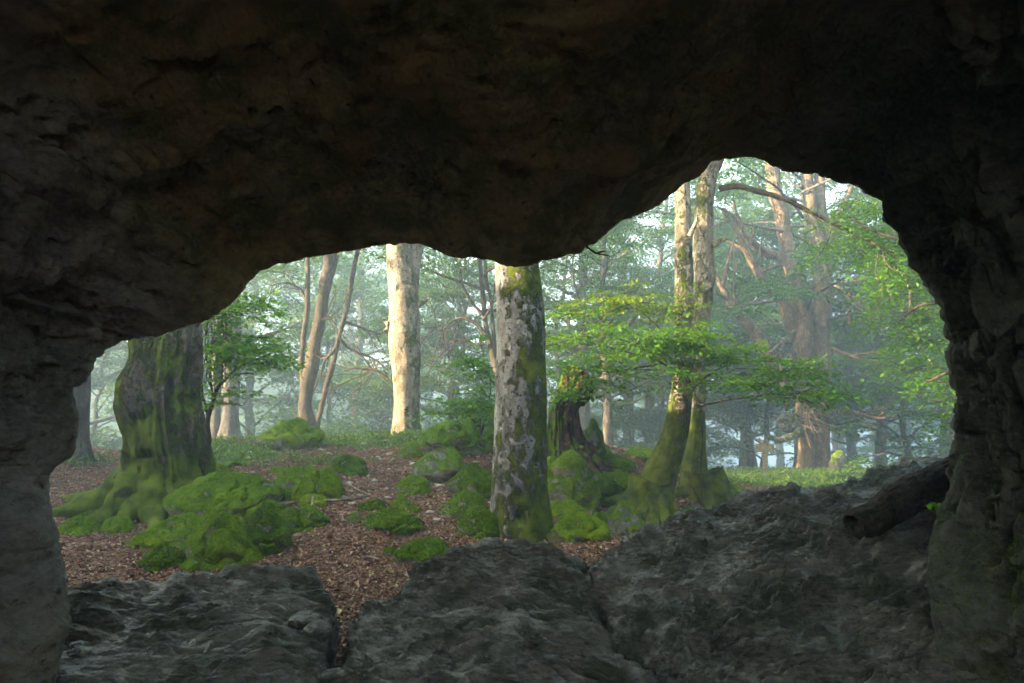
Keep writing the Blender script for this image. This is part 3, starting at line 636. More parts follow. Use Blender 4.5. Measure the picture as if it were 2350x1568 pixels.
def place(meshes, x, y, rz, sc, label, group=None, cat='tree', name='forest_tree', szx=1.0):
    z = float(ground_z(x, y)[0]); e = empty(name, (x, y, z - .05), label, cat, group)
    e.rotation_euler = (0, 0, rz); e.scale = (sc, sc, sc * szx)
    for nm, me in zip(('trunk', 'crown'), meshes):
        o = bpy.data.objects.new(nm, me); COL.objects.link(o); o.parent = e
    return e
PR = [proto(1, 15, .26, 1.8, 32, 5.2), proto(2, 17, .32, 2.6, 34, 5.8, .6), proto(3, 12, .16, 1.2, 26, 4.0, .9), proto(4, 19, .36, 5.0, 34, 6.0, .3), proto(5, 9, .10, .5, 24, 3.2, .7)]
def bx(px, Y): return (px - 1175) / F * Y
BG = [ # (px at base, Y, proto, rot, scale, label)
 (250,26,4,1.0,1.1,'low hazy beech seen between the left wall and the huge burled beech'),
 (110,24,1,2.0,1.0,'misty beech at the far left beside the cave wall'),
 (590,31,0,4.0,1.0,'hazy beech in the gap between the double dark trunk and the forked dark tree'),
 (820,40,3,5.0,1.0,'dim tall trunk in blue mist just left of the sunlit trunk'),
 (780,29,4,1.7,1.2,'small leafy beech low in the mist left of the sunlit trunk'),
 (1010,27,2,2.2,1.0,'slim hazy beech right of the sunlit trunk'),
 (1060,36,0,3.3,1.1,'tall hazy beech between the sunlit trunk and the central mossy trunk'),
 (1290,30,2,4.4,1.1,'slender trunk in mist above the decayed stump'),
 (1345,26,3,5.5,.8,'misty beech trunk right above the decayed stump'),
 (1395,21,3,.9,.5,'crooked brownish beech leaning left behind the mossy mound'),
 (1485,36,1,2.0,1.0,'dense hazy beech filling the view just left of the twin trunks'),
 (1600,43,0,1.0,1.1,'pale misty beech right behind the twin trunks'),
 (1440,38,3,1.4,1.0,'tall dark trunk high in the mist left of the twin trunks'),
 (1700,44,3,2.9,1.0,'faint tall tree between the twin trunks and the giant beech'),
 (1740,30,4,3.6,1.2,'low airy beech behind the signpost'),
 (1830,35,1,1.2,1.1,'hazy leafy beech filling the gaps between the limbs of the giant beech'),
 (1720,37,0,3.1,1.1,'hazy leafy beech just left of the giant beech'),
 (2010,34,0,4.9,1.1,'leafy beech right of the giant beech'),
 (2080,26,4,5.3,1.3,'bushy young beech at the right wall behind the slab'),
 (2160,29,1,.2,1.0,'dense beech filling the view beside the right cave wall'),
 (2330,24,0,1.9,1.0,'beech hidden mostly by the right cave wall'),
 (1950,42,1,2.6,1.0,'faint beech directly behind the giant beech on its right side'),
 (1230,44,1,.5,1.0,'faint tree in mist directly behind the central mossy trunk'),
 (430,30,0,2.8,1.0,'hazy beech directly behind the huge burled beech'),
 (1500,31,4,4.1,1.0,'low hazy young beech behind the feet of the twin trunks'),
 (930,24,4,5.9,.9,'low leafy beech at the foot of the sunlit trunk'),
]
for (px, Y, k, rz, sc, lab) in BG: place(PR[k], bx(px, Y), Y, rz, sc, lab)
rng = np.random.RandomState(5)
n_far = 0
for row, (Y, n) in enumerate(((52, 13), (64, 15), (78, 17))):
    for i in range(n):
        x = (i - (n - 1) / 2) / n * Y * 2.0 + rng.uniform(-2, 2); y = Y + rng.uniform(-4, 4)
        place(PR[rng.choice([0, 1, 3])], x, y, rng.uniform(0, 6.28), rng.uniform(.9, 1.25), 'faint beech fading into the pale mist far behind the other trees', 'distant trees dissolving in the mist')
# added off to the sides to shade the place; show when the camera steps aside
SIDE = [(-12,3,1,.3,.9),(-18,7,3,1.5,1.0),(-19,22,0,1,1.0),(-26,28,1,3,1.0),(15,10,1,4,1.0),(19,17,0,5,1.1),(22,28,3,6,1.0),(13,18.5,4,.6,1.0),(-30,6,3,1,1.2),(12.5,7,1,2,1.0),(17,4,3,1,1.1),(13,1,0,4,1.0),(9,-12,1,3,1),(-8,-13,3,2,1),(0,-14,1,5,1.1),(24,12,3,2,1.2),(19,-6,1,0,1),(-15,8.8,4,1,.6)]
for i, (x, y, k, rz, sc) in enumerate(SIDE):
    place(PR[k], x, y, rz, sc, 'unseen beech added for shade outside the cave mouth, off to the %s side of the view' % ('left' if x < 0 else 'right'), 'shade beeches added beside the cave outside the view')
# ---- huge burled beech, left
def mkbark(n, **k): M[n] = mat_bark(n, **k); return M[n]
base = at(375, 1190, 9.0); T1 = tree_empty(base, 'huge old beech with burled mossy trunk and spreading roots beside the left cave wall', name='burled_beech')
rows = [(1260,225,520),(1200,262,505),(1150,285,492),(1100,291,487),(1050,292,480),(1000,288,472),(950,284,465),(900,288,458),(850,298,456),(800,303,457),(750,306,458),(700,312,456),(600,318,452),(400,325,445),(0,345,430)]
bb = [(at(325, 905, 8.5), .20, .22), (at(300, 930, 8.7), .22, .16), (at(352, 1010, 8.45), .09, .24), (at(318, 1030, 8.5), .10, .16), (at(425, 850, 8.5), .16, .10), (at(295, 880, 8.7), .16, .16), (at(362, 1120, 8.4), .14, .20), (at(455, 1130, 8.6), .22, .18), (at(300, 1130, 8.5), .18, .2), (at(385, 960, 8.45), .14, .10), (at(405, 1050, 8.45), .13, .14), (at(350, 800, 8.5), .14, .12), (at(372, 1085, 8.4), .09, .14),
      (at(337, 1070, 8.45), .10, -.45), (at(335, 1010, 8.45), .06, -.36), (at(333, 1130, 8.4), .08, -.4), (at(432, 1110, 8.45), .10, -.36), (at(437, 1060, 8.45), .08, -.3), (at(385, 1140, 8.4), .06, -.25), (at(322, 960, 8.5), .06, -.25), (at(405, 1160, 8.4), .07, -.3), (at(395, 890, 8.45), .07, -.12)]
rows = [(a_, (b_ + c_) / 2 - (c_ - b_) * .43, (b_ + c_) / 2 + (c_ - b_) * .43) for a_, b_, c_ in rows]
P, rad, (v, q) = px_stem(rows, 9.0, 360, 260, 3, .15, bb, flare=.30, nb=7, fold=.26)
mb = MB().add(rel(v, T1), q)
rb = MB(); roots(rb, np.array([base[0], base[1], base[2]]), .62, [(200,1.3,.22),(236,1.0,.20),(262,.9,.17),(288,.9,.2),(310,1.0,.2),(335,1.0,.22),(5,1.2,.18),(170,1.6,.2),(60,1,.2)], 4)
bm = mkbark('burled_bark', moss=.60, side=(-.4, 0, .3), base=(.17, .145, .105), dark=(.055, .042, .03), lichen=-.35, zlow=(.4, 1.7, .55), warm=(.12, .085, .05))
tk = mb.build('trunk', bm, T1); moss_fuzz(rel(v, T1), q, tk, 7000, 5, .06, hi=1.5); rv = rel(np.concatenate(rb.v), T1); ro = mkobj('roots', rv, np.concatenate(rb.q), bm, T1); moss_fuzz(rv, np.concatenate(rb.q), ro, 5000, 3, .1)
# ---- central mossy trunk
base = at(1192, 1250, 8.0); T2 = tree_empty(base, 'grey beech trunk with white lichen and moss in the centre of the cave mouth', name='lichen_beech')
rows = [(1320,1108,1285),(1245,1118,1272),(1200,1122,1266),(1150,1126,1260),(1100,1129,1257),(1050,1131,1255),(1000,1132,1254),(950,1133,1253),(900,1135,1253),(850,1138,1252),(800,1140,1251),(750,1140,1250),(700,1139,1247),(650,1138,1242),(600,1138,1238),(400,1145,1228),(0,1150,1210)]
bb = [(at(1165, 1120, 7.7), .15, .10), (at(1228, 880, 7.75), .2, .07), (at(1195, 1190, 7.65), .09, -.22), (at(1197, 1130, 7.68), .06, -.12), (at(1150, 930, 7.75), .15, .05)]
P, rad, (v, q) = px_stem(rows, 8.0, 260, 130, 9, .05, bb, flare=.12, nb=5)
tk = mkobj('trunk', rel(v, T2), q, mkbark('lichen_bark', moss=.44, side=(.95, -.1, .1), base=(.29, .29, .275), dark=(.09, .09, .08), lichen=.25, zlow=(.0, 1.4, .5)), T2); moss_fuzz(rel(v, T2), q, tk, 7000, 6, .12, hi=.8)
# ---- sunlit trunk on the ridge
base = at(932, 992, 15.5); T3 = tree_empty(base, 'pale beech trunk on the ridge lit by warm sunlight', name='sunlit_beech')
rows = [(1015,888,975),(990,896,966),(950,902,962),(900,903,963),(850,900,965),(800,894,966),(750,893,962),(700,893,960),(660,892,958),(620,889,950),(580,887,944),(540,885,938),(400,878,925),(100,870,905)]
P, rad, (v, q) = px_stem(rows, 15.5, 200, 80, 13, .07, [(at(900, 780, 15.2), .2, .12), (at(955, 830, 15.2), .25, .12)], flare=.12, nb=5)
mb = MB().add(rel(v, T3), q)
P, rad, (v, q) = px_stem([(780,930,962),(740,931,964),(700,930,962),(650,930,962),(600,934,966),(560,938,970),(400,950,980),(100,975,1000)], 15.7, 90, 48, 17, .08); mb.add(rel(v, T3), q)
sb = mkbark('sunlit_bark', moss=.20, side=(.8, 0, 0), base=(.40, .34, .25), dark=(.13, .10, .065), lichen=.15, zlow=(.9, 1.4, .2)); mb.build('trunk', sb, T3)
for (p0, p1) in (((892,742),(878,732)),((894,752),(880,760)),((958,700),(985,684))):
    v, q = tube([at(*p0, 15.4), at((p0[0] + p1[0]) / 2, (p0[1] + p1[1]) / 2 + 2, 15.4), at(*p1, 15.35)], [.09, .05, .02], 10); mkobj('branch_stub', rel(v, T3), q, sb, T3)
# ---- dark double trunk left
base = at(520, 1012, 19); T4 = tree_empty(base, 'dark double trunk behind the twiggy shrub, right of the huge burled beech', name='dark_beech')
mb = MB()
for rows, sd in (([(1030,495,560),(1010,500,552),(950,512,546),(880,511,551),(800,510,553),(700,505,552),(500,500,545),(0,495,530)], 21), ([(1030,478,505),(1000,481,503),(900,486,506),(800,488,508),(700,493,520),(500,496,520),(0,500,515)], 22)):
    P, rad, (v, q) = px_stem(rows, 19, 90, 40, sd, .08, flare=.15); mb.add(rel(v, T4), q)
mb.build('trunk', mkbark('dark_bark', moss=.08, side=(0, -.5, 0), base=(.17, .15, .13), dark=(.06, .055, .05), lichen=.3), T4)
# ---- forked slim dark tree
base = at(706, 975, 18); T5 = tree_empty(base, 'slim dark beech forking low into two trunks behind the mossy ridge boulder', name='forked_beech'); mb = MB()
for rows, sd in (([(1000,680,735),(975,684,728),(930,686,716),(880,690,722),(830,702,735),(780,712,740),(720,722,748),(650,733,758),(590,744,770),(400,760,790),(0,800,820)], 31), ([(900,690,716),(860,688,706),(820,688,701),(760,693,705),(700,699,711),(640,702,713),(590,703,714),(400,706,716),(0,700,708)], 32), ([(730,735,750),(690,742,752),(640,752,764),(590,764,778),(400,800,812),(0,850,860)], 33)):
    P, rad, (v, q) = px_stem(rows, 18, 90, 30, sd, .06, wav=.08); mb.add(rel(v, T5), q)
slim = mkbark('slim_bark', moss=.1, side=(-.3, 0, 0), base=(.115, .092, .066), dark=(.045, .037, .028), lichen=.3); mb.build('trunk', slim, T5)
base = at(722, 978, 18.4); T6 = tree_empty(base, 'thin stem leaning right between the forked dark tree and the sunlit trunk', name='leaning_beech'); mb = MB()
P, rad, (v, q) = px_stem([(990,716,732),(960,724,736),(900,738,750),(840,755,768),(780,770,780),(720,786,797),(650,800,811),(590,812,822),(400,840,850),(100,870,876)], 18.4, 90, 24, 35, .06, wav=.08); mb.add(rel(v, T6), q); mb.build('trunk', slim, T6)
base = at(180, 1030, 11.9); T0 = tree_empty(base, 'grey beech trunk in the gap between the left cave wall and the huge burled beech', name='grey_beech')
P, rad, (v, q) = px_stem([(1080,150,215),(1040,160,208),(980,166,203),(900,168,205),(800,172,208),(600,176,206),(300,180,205)], 11.9, 90, 40, 37, .08, flare=.1); mkobj('trunk', rel(v, T0), q, slim, T0)
# ---- bent tree right of the sunlit trunk
base = at(1165, 960, 17.5); T7 = tree_empty(base, 'bent slim beech with bare crooked limbs left of the central trunk', name='bent_beech'); mb = MB()
for rows in ([(1000,1160,1182),(900,1150,1168),(820,1126,1142),(770,1112,1124),(720,1103,1115),(660,1098,1109),(600,1094,1104),(500,1090,1100),(200,1080,1088)], [(830,1132,1144),(790,1127,1137),(740,1124,1133),(690,1120,1127),(620,1108,1116),(500,1112,1118),(200,1120,1125)]):
    P, rad, (v, q) = px_stem(rows, 17.5, 80, 24, 41, .06, wav=.1); mb.add(rel(v, T7), q)
mb.build('trunk', slim, T7)
def px_branch(pts, Y, r0, r1, par, mat, name='branch', nseg=10, n=40, subs=0, seed=0, Y2=None):
    K = np.array([at(px, py, (Y if Y2 is None else Y + (Y2 - Y) * i / (len(pts) - 1))) for i, (px, py) in enumerate(pts)]); P = resample(K, n)
    P += .02 * np.c_[fbm(P, 3, 2), fbm(P, 3, 2, off=3), fbm(P, 3, 2, off=8)] * min(1, Y / 8)
    m = MB(); v, q = tube(P, np.linspace(r0, r1, n), nseg, lambda th, s_, p, d: 1 + fbm(p.reshape(-1, 3), 7, 2).reshape(p.shape[:2]) * .3); m.add(v, q)
    rg = np.random.RandomState(seed + 1); tips = []
    for k in range(subs):
        i = rg.randint(int(n * .25), n - 2); T = unit(P[i + 1] - P[i]); S = unit(np.cross(T, [0, 1, 0])) * rg.choice([-1, 1]); Q = grow(P[i], T + S * .8 + rg.normal(0, .2, 3), rg.uniform(.4, 1.1) * Y / 9, rg, .02, .4, 7)
        v, q = tube(Q, np.linspace(max(r1, r0 * .3), .004, 7), 5); m.add(v, q); tips.append(Q)
    v = np.concatenate(m.v); 
    o = mkobj(name, rel(v, par), np.concatenate(m.q), mat, par); return P, tips
for k, (pts, r0) in enumerate((([(1114,770),(1095,745),(1060,730),(1030,745),(1005,770)], .06), ([(1105,720),(1080,690),(1062,650),(1055,600)], .05), ([(1118,790),(1085,790),(1050,780),(1020,790)], .045), ([(1108,735),(1130,700),(1135,650)], .04))):
    px_branch(pts, 17.4, r0, .01, T7, slim, subs=8, seed=50 + k)
for k, (par, pts, Y) in enumerate(((T6, [(780,780),(812,806),(850,820),(892,850)], 18.3), (T6, [(795,740),(830,752),(880,772)], 18.3), (T5, [(735,735),(752,732),(768,738)], 17.9), (T5, [(705,700),(690,665),(660,650),(620,655)], 18), (T3, [(890,870),(860,850),(820,845),(790,850)], 15.8), (T6, [(770,800),(745,830),(735,870)], 18.4))):
    px_branch(pts, Y, .05, .012, par, slim, subs=7, seed=70 + k)
# ---- twin trunks
tw = mkbark('twin_bark', moss=.30, side=(-.3, -.2, 0), base=(.31, .275, .22), dark=(.10, .09, .065), lichen=.25, zlow=(.8, 2.1, .8))
base = at(1497, 1190, 10.6); T8 = tree_empty(base, 'left of the twin pale trunks, curving out of a mossy leaning foot', name='curved_beech')
rows = [(1240,1425,1560),(1187,1442,1540),(1145,1455,1540),(1100,1474,1549),(1050,1497,1562),(1008,1515,1574),(960,1529,1583),(900,1541,1589),(840,1547,1591),(780,1549,1592),(725,1549,1592),(650,1549,1591),(540,1548,1587),(430,1548,1582),(300,1545,1577),(0,1540,1565)]
P, rad, (v, q) = px_stem(rows, 10.6, 220, 90, 43, .06, fold=.07, bump= [(at(1572, 535, 10.35), .18, .35), (at(1500, 1120, 10.35), .1, -.15), (at(1512, 1170, 10.35), .12, -.18)], flare=.25, nb=5)
mb = MB().add(v, q); roots(mb, base, .33, [(215,1.1,.19),(255,.7,.16),(285,.55,.15),(180,.9,.17),(320,.6,.15),(235,.8,.14)], 3); vv_ = rel(np.concatenate(mb.v), T8); qq_ = np.concatenate(mb.q); tk = mkobj('trunk', vv_, qq_, tw, T8); moss_fuzz(vv_, qq_, tk, 7000, 7, .0, hi=1.3)
px_branch([(1580,545),(1592,520),(1600,492)], 10.35, .05, .012, T8, tw, 'branch_stub')
base = at(1610, 1160, 11.7); T9 = tree_empty(base, 'right of the twin pale trunks, with sunny patches and splayed mossy roots', name='splayed_beech')
rows = [(1205,1545,1660),(1160,1556,1646),(1120,1560,1632),(1060,1567,1622),(1008,1578,1619),(960,1585,1617),(900,1590,1620),(800,1590,1626),(725,1591,1630),(650,1594,1640),(620,1594,1640),(540,1592,1636),(460,1597,1636),(400,1606,1648),(360,1616,1664),(250,1640,1690),(0,1690,1730)]
P, rad, (v, q) = px_stem(rows, 11.7, 220, 90, 47, .07, fold=.07, bump= [(at(1632, 640, 11.4), .2, .2), (at(1575, 1100, 11.3), .1, -.2), (at(1600, 1120, 11.3), .1, -.2)], flare=.3, nb=6)
mb = MB().add(v, q); roots(mb, base, .36, [(340,1.1,.17),(310,.9,.16),(355,1.4,.14),(270,.5,.16),(200,.6,.14),(15,1.1,.15)], 6); vv_ = rel(np.concatenate(mb.v), T9); qq_ = np.concatenate(mb.q); tk = mkobj('trunk', vv_, qq_, tw, T9); moss_fuzz(vv_, qq_, tk, 7000, 7, .0, hi=1.3)
archP, archTips = px_branch([(1650,432),(1690,428),(1740,440),(1800,458),(1850,482),(1900,505),(1950,535),(2000,555),(2035,585),(2065,625),(2082,650)], 11.7, .055, .014, T9, slim, subs=10, seed=91, n=90, Y2=10.5)
px_branch([(1636,560),(1655,552),(1672,546)], 11.5, .07, .02, T9, tw, 'branch_stub')
px_branch([(2082,650),(2090,680),(2086,710),(2065,740)], 10.5, .02, .006, T9, tw, subs=5, seed=92)
# ---- giant beech
base = at(1868, 1082, 25); T10 = tree_empty(base, 'giant many-limbed beech glowing in the haze on the right', name='giant_beech')
gb = mkbark('giant_bark', moss=.0, side=(-.5, 0, .2), base=(.27, .19, .12), dark=(.10, .072, .048), lichen=.3); mb = MB()
stems = [[(1110,1822,1868),(1081,1832,1870),(1000,1831,1868),(950,1828,1866),(850,1820,1866),(800,1818,1866),(747,1817,1862),(690,1812,1850),(644,1808,1838),(567,1790,1822),(490,1776,1808),(394,1753,1785),(300,1745,1770),(0,1720,1740)],
 [(1110,1855,1908),(1081,1860,1903),(1000,1864,1905),(950,1864,1907),(850,1862,1905),(747,1862,1906),(644,1866,1906),(590,1868,1900),(540,1862,1892),(480,1850,1875),(394,1842,1866),(300,1838,1858),(0,1830,1845)],
 [(640,1872,1902),(560,1874,1898),(500,1873,1898),(430,1868,1892),(394,1866,1888),(300,1868,1885),(0,1875,1888)],
 [(640,1880,1906),(600,1888,1910),(560,1896,1918),(520,1912,1930),(480,1930,1944),(400,1960,1970)]]
for k, rows in enumerate(stems):
    P, rad, (v, q) = px_stem(rows, 25 + (.15 * k), 120, 48, 61 + k, .10, flare=.2 if k < 2 else 0, wav=.12); mb.add(rel(v, T10), q)
mb.build('trunk', gb, T10)
for k, (pts, r0) in enumerate((([(1820,760),(1800,700),(1760,655),(1720,590),(1690,530),(1655,478)], .24), ([(1790,590),(1750,575),(1715,545),(1690,505),(1660,480)], .2), ([(1822,885),(1780,840),(1735,765),(1690,715),(1655,655),(1630,600)], .34), ([(1905,800),(1960,820),(2010,830)], .08), ([(1905,655),(1940,670),(1985,700)], .1), ([(1900,950),(1950,945),(2010,960),(2060,955)], .09), ([(1818,780),(1790,790),(1765,815)], .1))):
    px_branch(pts, 25, r0, .05, T10, gb, subs=3, seed=110 + k, Y2=24, n=50)
v, q = tube([at(1838, 985, 24.2), at(1825, 1000, 24), at(1806, 1005, 23.9), at(1790, 1012, 23.8), at(1762, 1002, 23.8)], [.14, .14, .13, .12, .08], 12); mkobj('branch_stub', rel(v, T10), q, mkbark('mossy_stub', moss=.5, side=(0,0,.6)), T10)
lump('burl', rel(at(1812, 970, 24.5), T10), (.36, .3, .33), M['mossy_stub'], '', seed=5, amp=.25, flat=1, parent=T10)
rg = np.random.RandomState(8); mb = MB()
for k in range(26):
    a = at(rg.uniform(1838, 1862), rg.uniform(925, 975), 24); b = a + np.array([rg.uniform(-.3, 1.2), rg.uniform(-.4, .1), rg.uniform(-1.1, .0)])
    v, q = tube(resample([a, (a + b) / 2 + rg.normal(0, .12, 3), b], 7), np.linspace(.02, .005, 7), 5); mb.add(v, q)
db = mb.build('hanging_branch', M['stick']); tag(db, 'tangle of bare dead twigs caught against the foot of the giant beech', 'branch')
# crowns of the modelled trees -------------------------------------------------
def own_crown(T, z0, z1, r, n, rng, r0=.1, leafL=.14, mat='leaf_far', nsub=5, nspray=5, nleaf=22, size=.9, cx=0, cy=0, bias=None):
    limbs = []
    for k in range(n):
        z = z0 + (z1 - z0) * (k + rng.uniform(0, 1)) / n; th = k * 2.4 + rng.uniform(-.4, .4) if bias is None else bias[0] + rng.uniform(-1, 1) * bias[1]
        limbs.append((grow([cx, cy, z], [math.cos(th), math.sin(th), rng.uniform(0, .5)], r * rng.uniform(.6, 1.1), rng, -.03, .3, 9), r0))
    w = MB(); v, q, a = crown(limbs, rng, nsub, 1.6, nspray, size, nleaf, leafL, w)
    w.build('limbs', M['farbark'], T); mkobj('crown', v, q, M[mat], T, False, a)
rng = np.random.RandomState(77)
own_crown(T10, 5.0, 17, 7.5, 42, rng, .06, .16, nsub=7, nspray=6, nleaf=24, size=1.0)
own_crown(T5, 4.6, 11, 2.8, 12, rng, .05, .12); own_crown(T4, 2.4, 10, 3.6, 14, rng, .06, .12); own_crown(T6, 4.4, 9, 2.6, 9, rng, .04, .12, cx=1)
own_crown(T7, 2.6, 9, 3.4, 14, rng, .05, .12, cx=-.6)
own_crown(T3, 6.2, 13, 4.5, 24, rng, .08, .13); own_crown(T8, 7, 13, 4.5, 22, rng, .07, .12); own_crown(T9, 7, 13, 4.5, 22, rng, .07, .12)
own_crown(T1, 7, 13, 4, 16, rng, .1, .12); own_crown(T2, 7, 13, 4, 14, rng, .1, .12); own_crown(T0, 6.5, 12, 3, 10, rng, .06, .12)
# leaves hanging from the arching branch
cs, ds = [], []
for Q in archTips + [archP[45:]]:
    for p in Q[2:]:
        for _ in range(2 if len(Q) < 10 else 1): cs.append(p + rng.normal(0, .12, 3)); ds.append(rng.normal(0, 1, 3) * [1, 1, .2])
v, q, a = sprays(np.array(cs), np.array(ds), .45, 14, .075, rng, droop=.6)
mkobj('crown', rel(v, T9), q, M['leaf'], T9, False, a)
# ---------------------------------------------------------------- near foliage
def tiers(specs, rng, par, name='crown', mat='leaf', leafL=.075, nleaf=26, size=.5, droop=.2):
    cs, ds, = [], []
    for (px, py, Y, rx, ry, n, tilt) in specs:
        c = at(px, py, Y); k = Y / F; a = rng.uniform(0, 2 * np.pi, n); r = np.sqrt(rng.uniform(0, 1, n))
        x = np.cos(a) * r * rx * k; y = rng.uniform(-.8, .8, n) * min(1.2, rx * k * .8); z = np.sin(a) * r * ry * k * .9 + x * tilt
        z = np.round(z / .16) * .16 + rng.normal(0, .03, n)
        cs.append(c + np.c_[x, y, z]); ds.append(np.c_[x * .8 + rng.normal(0, .3, n), y * .8 - .2 + rng.normal(0, .3, n), rng.normal(0, .05, n)])
    cs = np.concatenate(cs); ds = np.concatenate(ds)
    v, q, a = sprays(cs, ds, size * rng.uniform(.7, 1.25, len(cs)), nleaf, leafL, rng, tilt=.30, flat=.03, droop=droop)
    # twig inside every spray
    mb = MB(); dn = unit(ds)
    for c, d in zip(cs[::2], dn[::2]):
        vv, qq = tube([c - d * size * .5, c + d * .1, c + d * size * .6 - [0, 0, .1]], [.006, .004, .002], 4); mb.add(vv, qq)
    mb.build('twigs', M['stick_dark'], par); 
    return mkobj(name, rel(v, par), q, M[mat], par, False, a)
M['stick_dark'] = mat_simple('dark_twig', (.03, .025, .02), (.08, .065, .05), 14)
rng = np.random.RandomState(21)
def fixtwigs(par):
    for o in par.children:
        if o.name.startswith('twigs'): o.location = [-c for c in par.location]
S1 = tree_empty(at(1612, 1150, 10.0), 'young beech spreading layered green sprays across the twin trunks', name='beech_sapling')
mb = MB()
def lim(pts, Y, r0, r1, Y2=None):
    K = np.array([at(px, py, Y if Y2 is None else Y + (Y2 - Y) * i / (len(pts) - 1)) for i, (px, py) in enumerate(pts)]); P = resample(K, 40); P += .03 * np.c_[fbm(P, 2, 2), fbm(P, 2, 2, off=4), fbm(P, 2, 2, off=7)]
    v, q = tube(P, np.linspace(r0, r1, 40), 8); return v, q
v, q = lim([(1612,1150),(1609,1080),(1611,1000),(1608,940),(1595,900),(1575,860)], 10.0, .009, .009, 9.9); mb.add(rel(v, S1), q)
mb.build('trunk', M['stick_dark'], S1)
for pts, Y2 in (([(1590,890),(1560,855),(1520,835),(1470,815),(1400,800),(1330,790)], 9.6), ([(1600,930),(1640,925),(1700,915),(1780,905),(1880,900)], 9.4), ([(1575,860),(1550,800),(1500,740),(1440,700),(1380,690)], 10.4), ([(1590,890),(1640,850),(1700,830),(1780,830)], 10.2), ([(1520,835),(1440,850),(1360,850),(1300,840)], 9.2)):
    v, q = lim(pts, 10.3, .014, .005, Y2); mkobj('branch', rel(v, S1), q, M['stick_dark'], S1)
tiers([(1330,745,10.2,85,34,26,.0),(1400,790,10,150,34,48,-.03),(1500,790,9.9,120,40,36,-.05),(1620,800,10,90,26,26,-.05),(1740,825,10,110,32,38,-.1),(1800,860,9.7,90,30,26,-.1),(1330,845,9.4,85,26,20,0),(1480,855,9.6,90,26,14,0),(1690,880,9.6,100,24,22,-.05),(1560,770,9.6,70,30,16,0),(1850,905,9.3,90,18,18,-.1),(1320,895,9.0,50,14,7,0)], rng, S1)
tiers([(1400,700,10.5,110,22,30,.05),(1500,690,10.6,70,30,18,0),(1540,740,10.6,50,36,12,0)], rng, S1, mat='leaf_sunlit')
fixtwigs(S1)
S2 = tree_empty(at(478, 1080, 10.6), 'small twiggy sapling with fresh green leaves right beside the huge burled beech', name='beech_sapling'); mb = MB()
for pts, r0, r1 in (([(480,1080),(478,1010),(476,960),(490,920),(500,890)], .045, .03), ([(490,920),(480,860),(470,800),(476,740),(470,700)], .02, .006), ([(498,900),(510,850),(506,800),(520,750),(516,710)], .018, .005), ([(500,890),(540,850),(580,830),(630,810)], .02, .005), ([(478,960),(466,910),(462,870),(458,820)], .03, .008), ([(540,850),(560,800),(590,760)], .012, .004)):
    v, q = lim(pts, 10.6, r0, r1, 10.3); mb.add(rel(v, S2), q)
rg = np.random.RandomState(4)
for k in range(70):
    a = at(rg.uniform(462, 520), rg.uniform(760, 900), 10.5); b = a + np.array([rg.uniform(-.12, .18), rg.uniform(-.2, .2), rg.uniform(.3, .7)]); v, q = tube(resample([a, (a + b) / 2 + rg.normal(0, .05, 3), b], 6), np.linspace(.008, .003, 6), 4); mb.add(rel(v, S2), q)
mb.build('trunk', M['stick_dark'], S2)
tiers([(560,705,10.2,70,22,34,-.1),(600,800,10.2,60,22,34,-.1),(530,800,10.4,60,40,30,0),(560,830,10.3,70,24,26,0),(520,900,10.4,55,26,16,0),(500,740,10.5,40,40,16,0),(630,830,10,30,12,10,-.2),(470,720,10.4,30,20,12,0)], rng, S2, leafL=.09, nleaf=15, mat='fern')
fixtwigs(S2)
S3 = tree_empty(at(1100, 1000, 11.5), 'leafy shoots growing behind the mossy rocks at the left of the central trunk', name='leafy_shrub', cat='shrub')
mb = MB()
for pts in ([(1105,1000),(1100,940),(1090,900)], [(1105,1000),(1125,900),(1120,830)], [(1100,980),(1070,945),(1045,930)]): v, q = lim(pts, 11.5, .015, .005, 10.8); mb.add(rel(v, S3), q)
mb.build('stem', M['stick_dark'], S3)
tiers([(1105,830,10.6,40,26,20,0),(1090,920,11,50,24,30,0),(1060,945,11,60,20,26,0),(1120,860,10.8,30,24,12,0)], rng, S3, leafL=.085, nleaf=14); fixtwigs(S3)
S4 = tree_empty(at(2290, 1000, 9.5), 'leafy beech drooping dense foliage beside the right cave wall', name='drooping_beech'); mb = MB()
v, q = lim([(2290,1100),(2300,900),(2290,600),(2250,400),(2200,200)], 9.5, .13, .06, 9.5); mb.add(rel(v, S4), q); mb.build('trunk', M['farbark'], S4)
for pts in ([(2290,600),(2200,560),(2120,560),(2030,540),(1950,500)], [(2260,450),(2150,400),(2030,400),(1940,420)], [(2295,750),(2200,700),(2120,700),(2060,740)], [(2300,850),(2200,850),(2120,880)]):
    v, q = lim(pts, 9.5, .05, .01, 10.5); mkobj('branch', rel(v, S4), q, M['stick_dark'], S4)
tiers([(1990,470,11.5,80,50,34,0),(2040,560,11.5,70,50,44,0),(2080,640,11,60,60,40,0),(2130,740,10.5,60,70,46,0),(2100,820,11,70,60,30,0),(2150,900,10.5,50,60,26,0),(1960,560,12,60,40,20,0),(2030,700,12,60,60,22,0)], rng, S4, leafL=.08, nleaf=20, droop=.8, size=.55); fixtwigs(S4)
